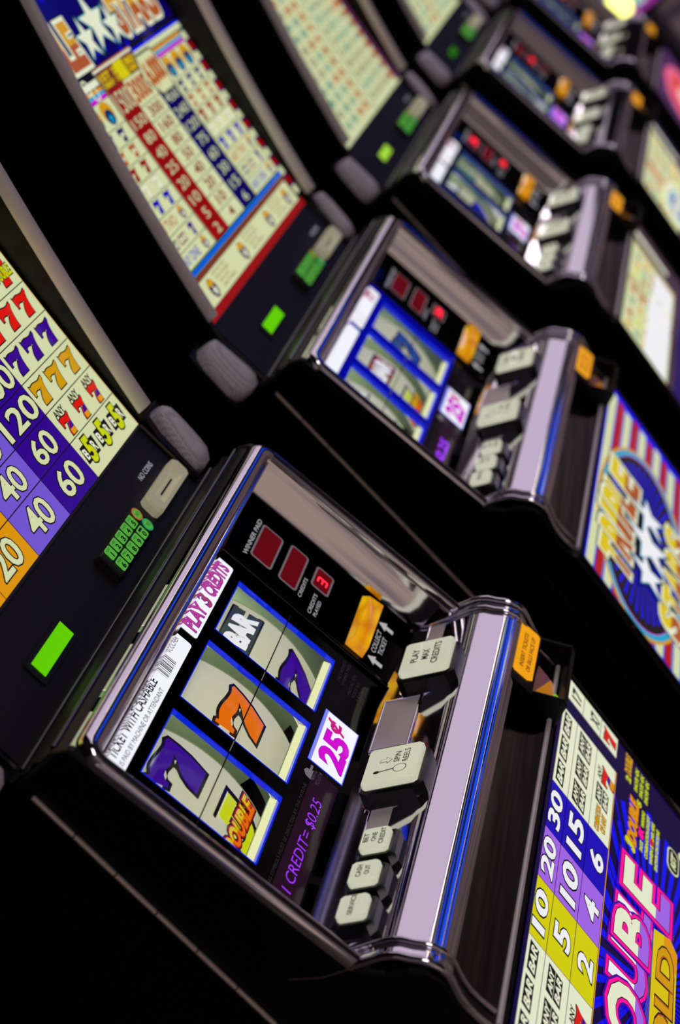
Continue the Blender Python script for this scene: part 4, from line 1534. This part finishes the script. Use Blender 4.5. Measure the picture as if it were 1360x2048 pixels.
def slot_machine(n, d):
    root = bpy.data.objects.new('slot_machine', None)
    COL.objects.link(root)
    root.location = (0.8 * n, 0, 0)
    root['label'] = d['label']
    root['category'] = 'slot machine'
    root['group'] = 'slot machines side by side in the row'
    part('plinth', 'stand', m_stand, root)
    part('cabinet', 'cabinet', m_cabinet, root, 0.003, 2)
    part('lid', 'lid', m_lid, root)
    part('hinge', 'hinge', m_hinge, root)
    part('upper_cabinet', 'upper', m_upper, root, 0.004, 2)
    part('pay_table_glass', 'up' + d['up'], UP[d['up']], root, label='backlit pay table glass')
    for s in (-1, 1):
        part('trim_strip', 'trim%d' % s, m_trim(s), root, label='silver strip beside the pay table')
        part('speaker_grille', 'spk%d' % s, m_speaker(s), root, label='grey perforated speaker grille')
    sp = part('service_panel', 'serv', m_service_panel, root)
    part('notice', 'nocoins', m_nocoins, sp)
    part('coin_plate', 'coin', m_coin, root, label='cream plastic coin slot plate')
    kp = part('keypad', 'keypad', m_keypad, root, 0.001, 2)
    for i in range(12):
        part('key', 'key%d' % i, m_key(i), kp)
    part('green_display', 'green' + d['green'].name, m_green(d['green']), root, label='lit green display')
    part('bezel', 'bezel', m_bezel, root, label='rounded chrome bezel')
    part('bezel_wall', 'bwall', m_bezel_wall, root)
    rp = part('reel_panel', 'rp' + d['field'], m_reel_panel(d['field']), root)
    for w_, nm_ in (('game', 'credits_label'), ('ticket', 'ticket_notice'), ('coin', 'denomination_label'), ('touch', 'touch_lettering'), ('rules', 'rules_lettering')):
        part(nm_, 'rpt%d%s' % (d['txt'], w_), m_reel_panel_text(d['txt'], w_), rp)
    part('window_pane', 'pane', m_pane, rp)
    part('reel_bay', 'bay', m_bay, root)
    part('bay_glow', 'lamp', m_bay_glow, root)
    for i in range(3):
        part('reel', 'reel%s%d' % (d['reels'], i), m_reel(i, REELS[d['reels']][i]), root)
    part('credit_display', 'touch%d' % (n > 0), m_touch if n == 0 else m_touch_far, root, label='purple credit display')
    mp = part('meter_panel', 'meter', m_meter_panel, root)
    for i in range(3):
        part('lettering', 'meterp%d' % i, m_meter_print(i), mp)
    for i in range(3):
        part('meter_display', 'disp%d%d' % (i, d['disp'][i] if n else (1 if i == 2 else 0)), m_disp(i, d['disp'][i]), mp)
    part('amber_lens', 'candle', m_candle, root, 0.0006, 1, label='faceted amber lens')
    part('button_deck', 'deck', m_deck, root)
    part('lower_fascia', 'fascia', m_fascia, root)
    for s in (-1, 1):
        part('end_rail', 'rail%d' % s, m_rails(s), root)
    names = {'play': 'PLAY MAX CREDITS button', 'spin': 'SPIN REELS button', 'bet': 'BET ONE CREDIT button', 'cash': 'CASH OUT button', 'serv': 'smallest button at the left end'}
    for k, x0, x1, t0, t1, hh, c in BUTTONS:
        bt = part('button', 'bt' + k, m_button(x0, x1, t0, t1, hh, c), root, label=names[k])
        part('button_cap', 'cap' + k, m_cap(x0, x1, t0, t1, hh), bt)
        part('lettering', 'capp' + k, m_cap_print(x0, x1, t0, t1, hh, k), bt)
    for i, fr_ in enumerate(((0.030, 0.116, 0.006, 0.042), (0.192, 0.253, 0.030, 0.064), (-0.112, -0.066, 0.026, 0.062))):
        part('blanking_plate', 'fr%d' % i, m_frame(*fr_), root)
    ba = part('bill_acceptor', 'acc', m_acceptor, root, 0.0015, 2)
    part('ticket_label', 'acclabel', m_accept_label, ba, label='amber label over the bill slot')
    part('bill_throat', 'accglow', m_accept_glow, ba)
    part('belly_door', 'bdoor', m_belly_door, root)
    part('belly_glass', 'be' + d['belly'], BE[d['belly']], root, label='backlit lower glass')
    return root


# ------------------------------------------------------------------ room
def room_mesh(name, make, kind='structure'):
    b = MB()
    make(b)
    o = bpy.data.objects.new(name, fixed_normals(b.mesh(name)))
    COL.objects.link(o)
    o['kind'] = kind
    return o


CARPET = mat('carpet', (70, 38, 44), 0.95)
ntc = CARPET.node_tree
tc = ntc.nodes.new('ShaderNodeTexCoord')
no = ntc.nodes.new('ShaderNodeTexVoronoi')
no.inputs['Scale'].default_value = 3.0
rp_ = ntc.nodes.new('ShaderNodeValToRGB')
rp_.color_ramp.elements[0].color = lin((190, 172, 160))
rp_.color_ramp.elements[1].color = lin((70, 56, 68))
ntc.links.new(tc.outputs['Object'], no.inputs['Vector'])
ntc.links.new(no.outputs['Distance'], rp_.inputs['Fac'])
ntc.links.new(rp_.outputs['Color'], ntc.nodes['Principled BSDF'].inputs['Base Color'])
WALLM = mat('beige_wall', (165, 152, 146), 0.8)
DARKWALL = mat('dark_wall', (36, 28, 40), 0.8)
CEIL = mat('ceiling_paint', (60, 54, 62), 0.9)
room_mesh('floor', lambda b: b.box(-3.4, 14, -4.2, 3.0, -0.1, 0.0, CARPET))
room_mesh('ceiling', lambda b: b.box(-3.4, 14, -4.2, 3.0, 3.2, 3.3, CEIL))
room_mesh('wall_left', lambda b: b.box(-3.4, -3.3, -4.2, 3.0, 0, 3.2, WALLM))
room_mesh('wall_back', lambda b: b.box(-3.4, 14, 3.0, 3.1, 0, 3.2, DARKWALL))
room_mesh('wall_front', lambda b: b.box(-3.4, 14, -4.3, -4.2, 0, 3.2, DARKWALL))
room_mesh('wall_right', lambda b: b.box(14, 14.1, -4.2, 3.0, 0, 3.2, DARKWALL))

LAVL = mat('lavender_diffuser', (200, 190, 210), 0.6, emit=(202, 185, 202), strength=1.15)
TUBE = mat('bright_tube', (255, 250, 240), 0.6, emit=(255, 246, 232), strength=9.0)
WARM = mat('warm_fill', (230, 200, 160), 0.6, emit=(222, 212, 212), strength=7.5)
MAUVE = mat('mauve_ceiling_glow', (120, 105, 120), 0.6, emit=(140, 122, 140), strength=1.0)
BLUEP = mat('blue_emitter', (10, 40, 220), 0.4, emit=(20, 90, 255), strength=0.8)


def fixture(name, x0, x1, y0, y1, z, m, label, group=None):
    root = bpy.data.objects.new(name, None)
    COL.objects.link(root)
    root.location = ((x0 + x1) / 2, (y0 + y1) / 2, z)
    root['label'] = label
    root['category'] = 'ceiling light'
    if group:
        root['group'] = group
    hx, hy = (x1 - x0) / 2, (y1 - y0) / 2
    b = MB()
    b.box(-hx - 0.03, hx + 0.03, -hy - 0.03, hy + 0.03, 0.012, 3.2 - z, BLACK)
    o = bpy.data.objects.new('housing', b.mesh('housing'))
    COL.objects.link(o)
    o.parent = root
    b = MB()
    b.box(-hx, hx, -hy, hy, 0.0, 0.011, m)
    o = bpy.data.objects.new('diffuser', b.mesh('diffuser'))
    COL.objects.link(o)
    o.parent = root


fixture('ceiling_light', 1.5, 12.5, -3.3, -0.55, 3.1, LAVL, 'long lavender light panel over the aisle')
fixture('ceiling_light', 1.5, 10.0, -3.60, -3.53, 3.1, TUBE, 'thin bright tube beside the lavender panel')
fixture('ceiling_light', 1.5, 12.5, -0.35, 1.9, 3.1, MAUVE, 'added dim mauve panel standing in for the ceiling above the row')  # added so the chrome decks have a mauve ceiling to reflect
fixture('ceiling_light', -2.8, -0.4, -4.0, -2.9, 3.1, WARM, 'added fill light panel behind the photographer')  # unseen fill, added to brighten silver trims, hinges and speakers


def emitter(x0, x1, z0, z1, y, m, label):
    b = MB()
    b.box(x0, x1, y, y + 0.03, z0, z1, m)
    o = bpy.data.objects.new('wall_sign', b.mesh('wall_sign'))
    COL.objects.link(o)
    o['label'] = label
    o['category'] = 'emitter'


emitter(4.5, 10.5, 0.98, 1.75, -4.19, BLUEP, 'large added blue sign on the wall across the aisle')  # added for blue chrome reflections; stands in for lit machine glass opposite
BEIGEP = mat('beige_glow', (30, 28, 26), 0.5, emit=(160, 142, 128), strength=1.0)  # unseen glowing panel, added for the beige reflection in the bezel walls
ntp = BEIGEP.node_tree
tcp = ntp.nodes.new('ShaderNodeTexCoord')
nop = ntp.nodes.new('ShaderNodeTexNoise')
nop.inputs['Scale'].default_value = 2.0
crp = ntp.nodes.new('ShaderNodeValToRGB')
crp.color_ramp.elements[0].position = 0.38
crp.color_ramp.elements[0].color = lin((52, 50, 84))
crp.color_ramp.elements[1].position = 0.55
crp.color_ramp.elements[1].color = lin((168, 148, 134))
ntp.links.new(tcp.outputs['Object'], nop.inputs['Vector'])
ntp.links.new(nop.outputs['Fac'], crp.inputs['Fac'])
ntp.links.new(crp.outputs['Color'], ntp.nodes['Principled BSDF'].inputs['Emission Color'])
b = MB()
b.box(-3.29, -3.26, -2.2, 0.6, 0.05, 1.25, BEIGEP)
o = bpy.data.objects.new('backlit_poster', b.mesh('backlit_poster'))
COL.objects.link(o)
o['label'] = 'wide beige glowing panel added on the wall behind the photographer'
o['category'] = 'poster'


for i, d in enumerate(MACH):
    slot_machine(i, d)


# things that stand beyond the end of the row
def beyond():
    # a globe lamp on a column
    root = bpy.data.objects.new('globe_lamp', None)
    COL.objects.link(root)
    root.location = (4.60, 0.045, 0.0)
    root['label'] = 'glowing yellow-white lamp beyond the end of the row'
    root['category'] = 'lamp'
    b = MB()
    b.tube([(0, 0, 0.0), (0, 0, 0.02)], 0.12, DARKCHROME, 24)
    b.tube([(0, 0, 0.02), (0, 0, GZ - 0.035)], 0.015, DARKCHROME, 12)
    o = bpy.data.objects.new('stand', smooth_by_angle(b.mesh('stand'), 40))
    COL.objects.link(o)
    o.parent = root
    b = MB()
    n, m_ = 20, 12
    vs_ = [(0.045 * math.sin(math.pi * i / m_) * math.cos(2 * math.pi * k / n), 0.045 * math.sin(math.pi * i / m_) * math.sin(2 * math.pi * k / n), GZ - 0.045 * math.cos(math.pi * i / m_)) for i in range(m_ + 1) for k in range(n)]
    fs = [(i * n + k, i * n + (k + 1) % n, (i + 1) * n + (k + 1) % n, (i + 1) * n + k) for i in range(m_) for k in range(n)]
    b.add(vs_, fs, mat('globe_glow', (255, 250, 150), 0.4, emit=(250, 246, 120), strength=2.6))
    o = bpy.data.objects.new('globe', smooth_by_angle(b.mesh('globe'), 80))
    COL.objects.link(o)
    o.parent = root
    # a lit kiosk screen behind it
    root = bpy.data.objects.new('kiosk', None)
    COL.objects.link(root)
    root.location = (4.95, 0.17, 0.0)
    root['label'] = 'mauve lit kiosk screen with a magenta edge behind the globe lamp'
    root['category'] = 'kiosk'

    def put(name, mm, bev=0.004):
        o = bpy.data.objects.new(name, fixed_normals(mm.mesh(name)))
        COL.objects.link(o)
        o.parent = root
        if bev:
            bv = o.modifiers.new('bevel', 'BEVEL')
            bv.width = bev
            bv.segments = 2
    b = MB()
    b.box(0, 0.25, -0.14, 0.16, 0.0, 0.62, BLACK)
    put('pedestal', b)
    b = MB()
    b.box(0.0, 0.05, -0.215, 0.23, 0.62, 1.05, BLACK)
    put('housing', b)
    b = MB()
    b.box(-0.004, 0.0, -0.20, 0.215, 0.64, 1.03, lit('kiosk_magenta', (150, 50, 150)))
    put('edge_light', b, 0)
    b = MB()
    b.box(-0.008, -0.004, -0.165, 0.215, 0.665, 1.03, lit('kiosk_mauve', (150, 124, 150)))
    put('screen', b, 0)
    b = MB()
    b.box(-0.012, -0.008, -0.165, -0.125, 0.665, 0.705, lit('kiosk_teal', (150, 205, 190)))
    put('corner_icon', b, 0)


GZ = 0.735
beyond()
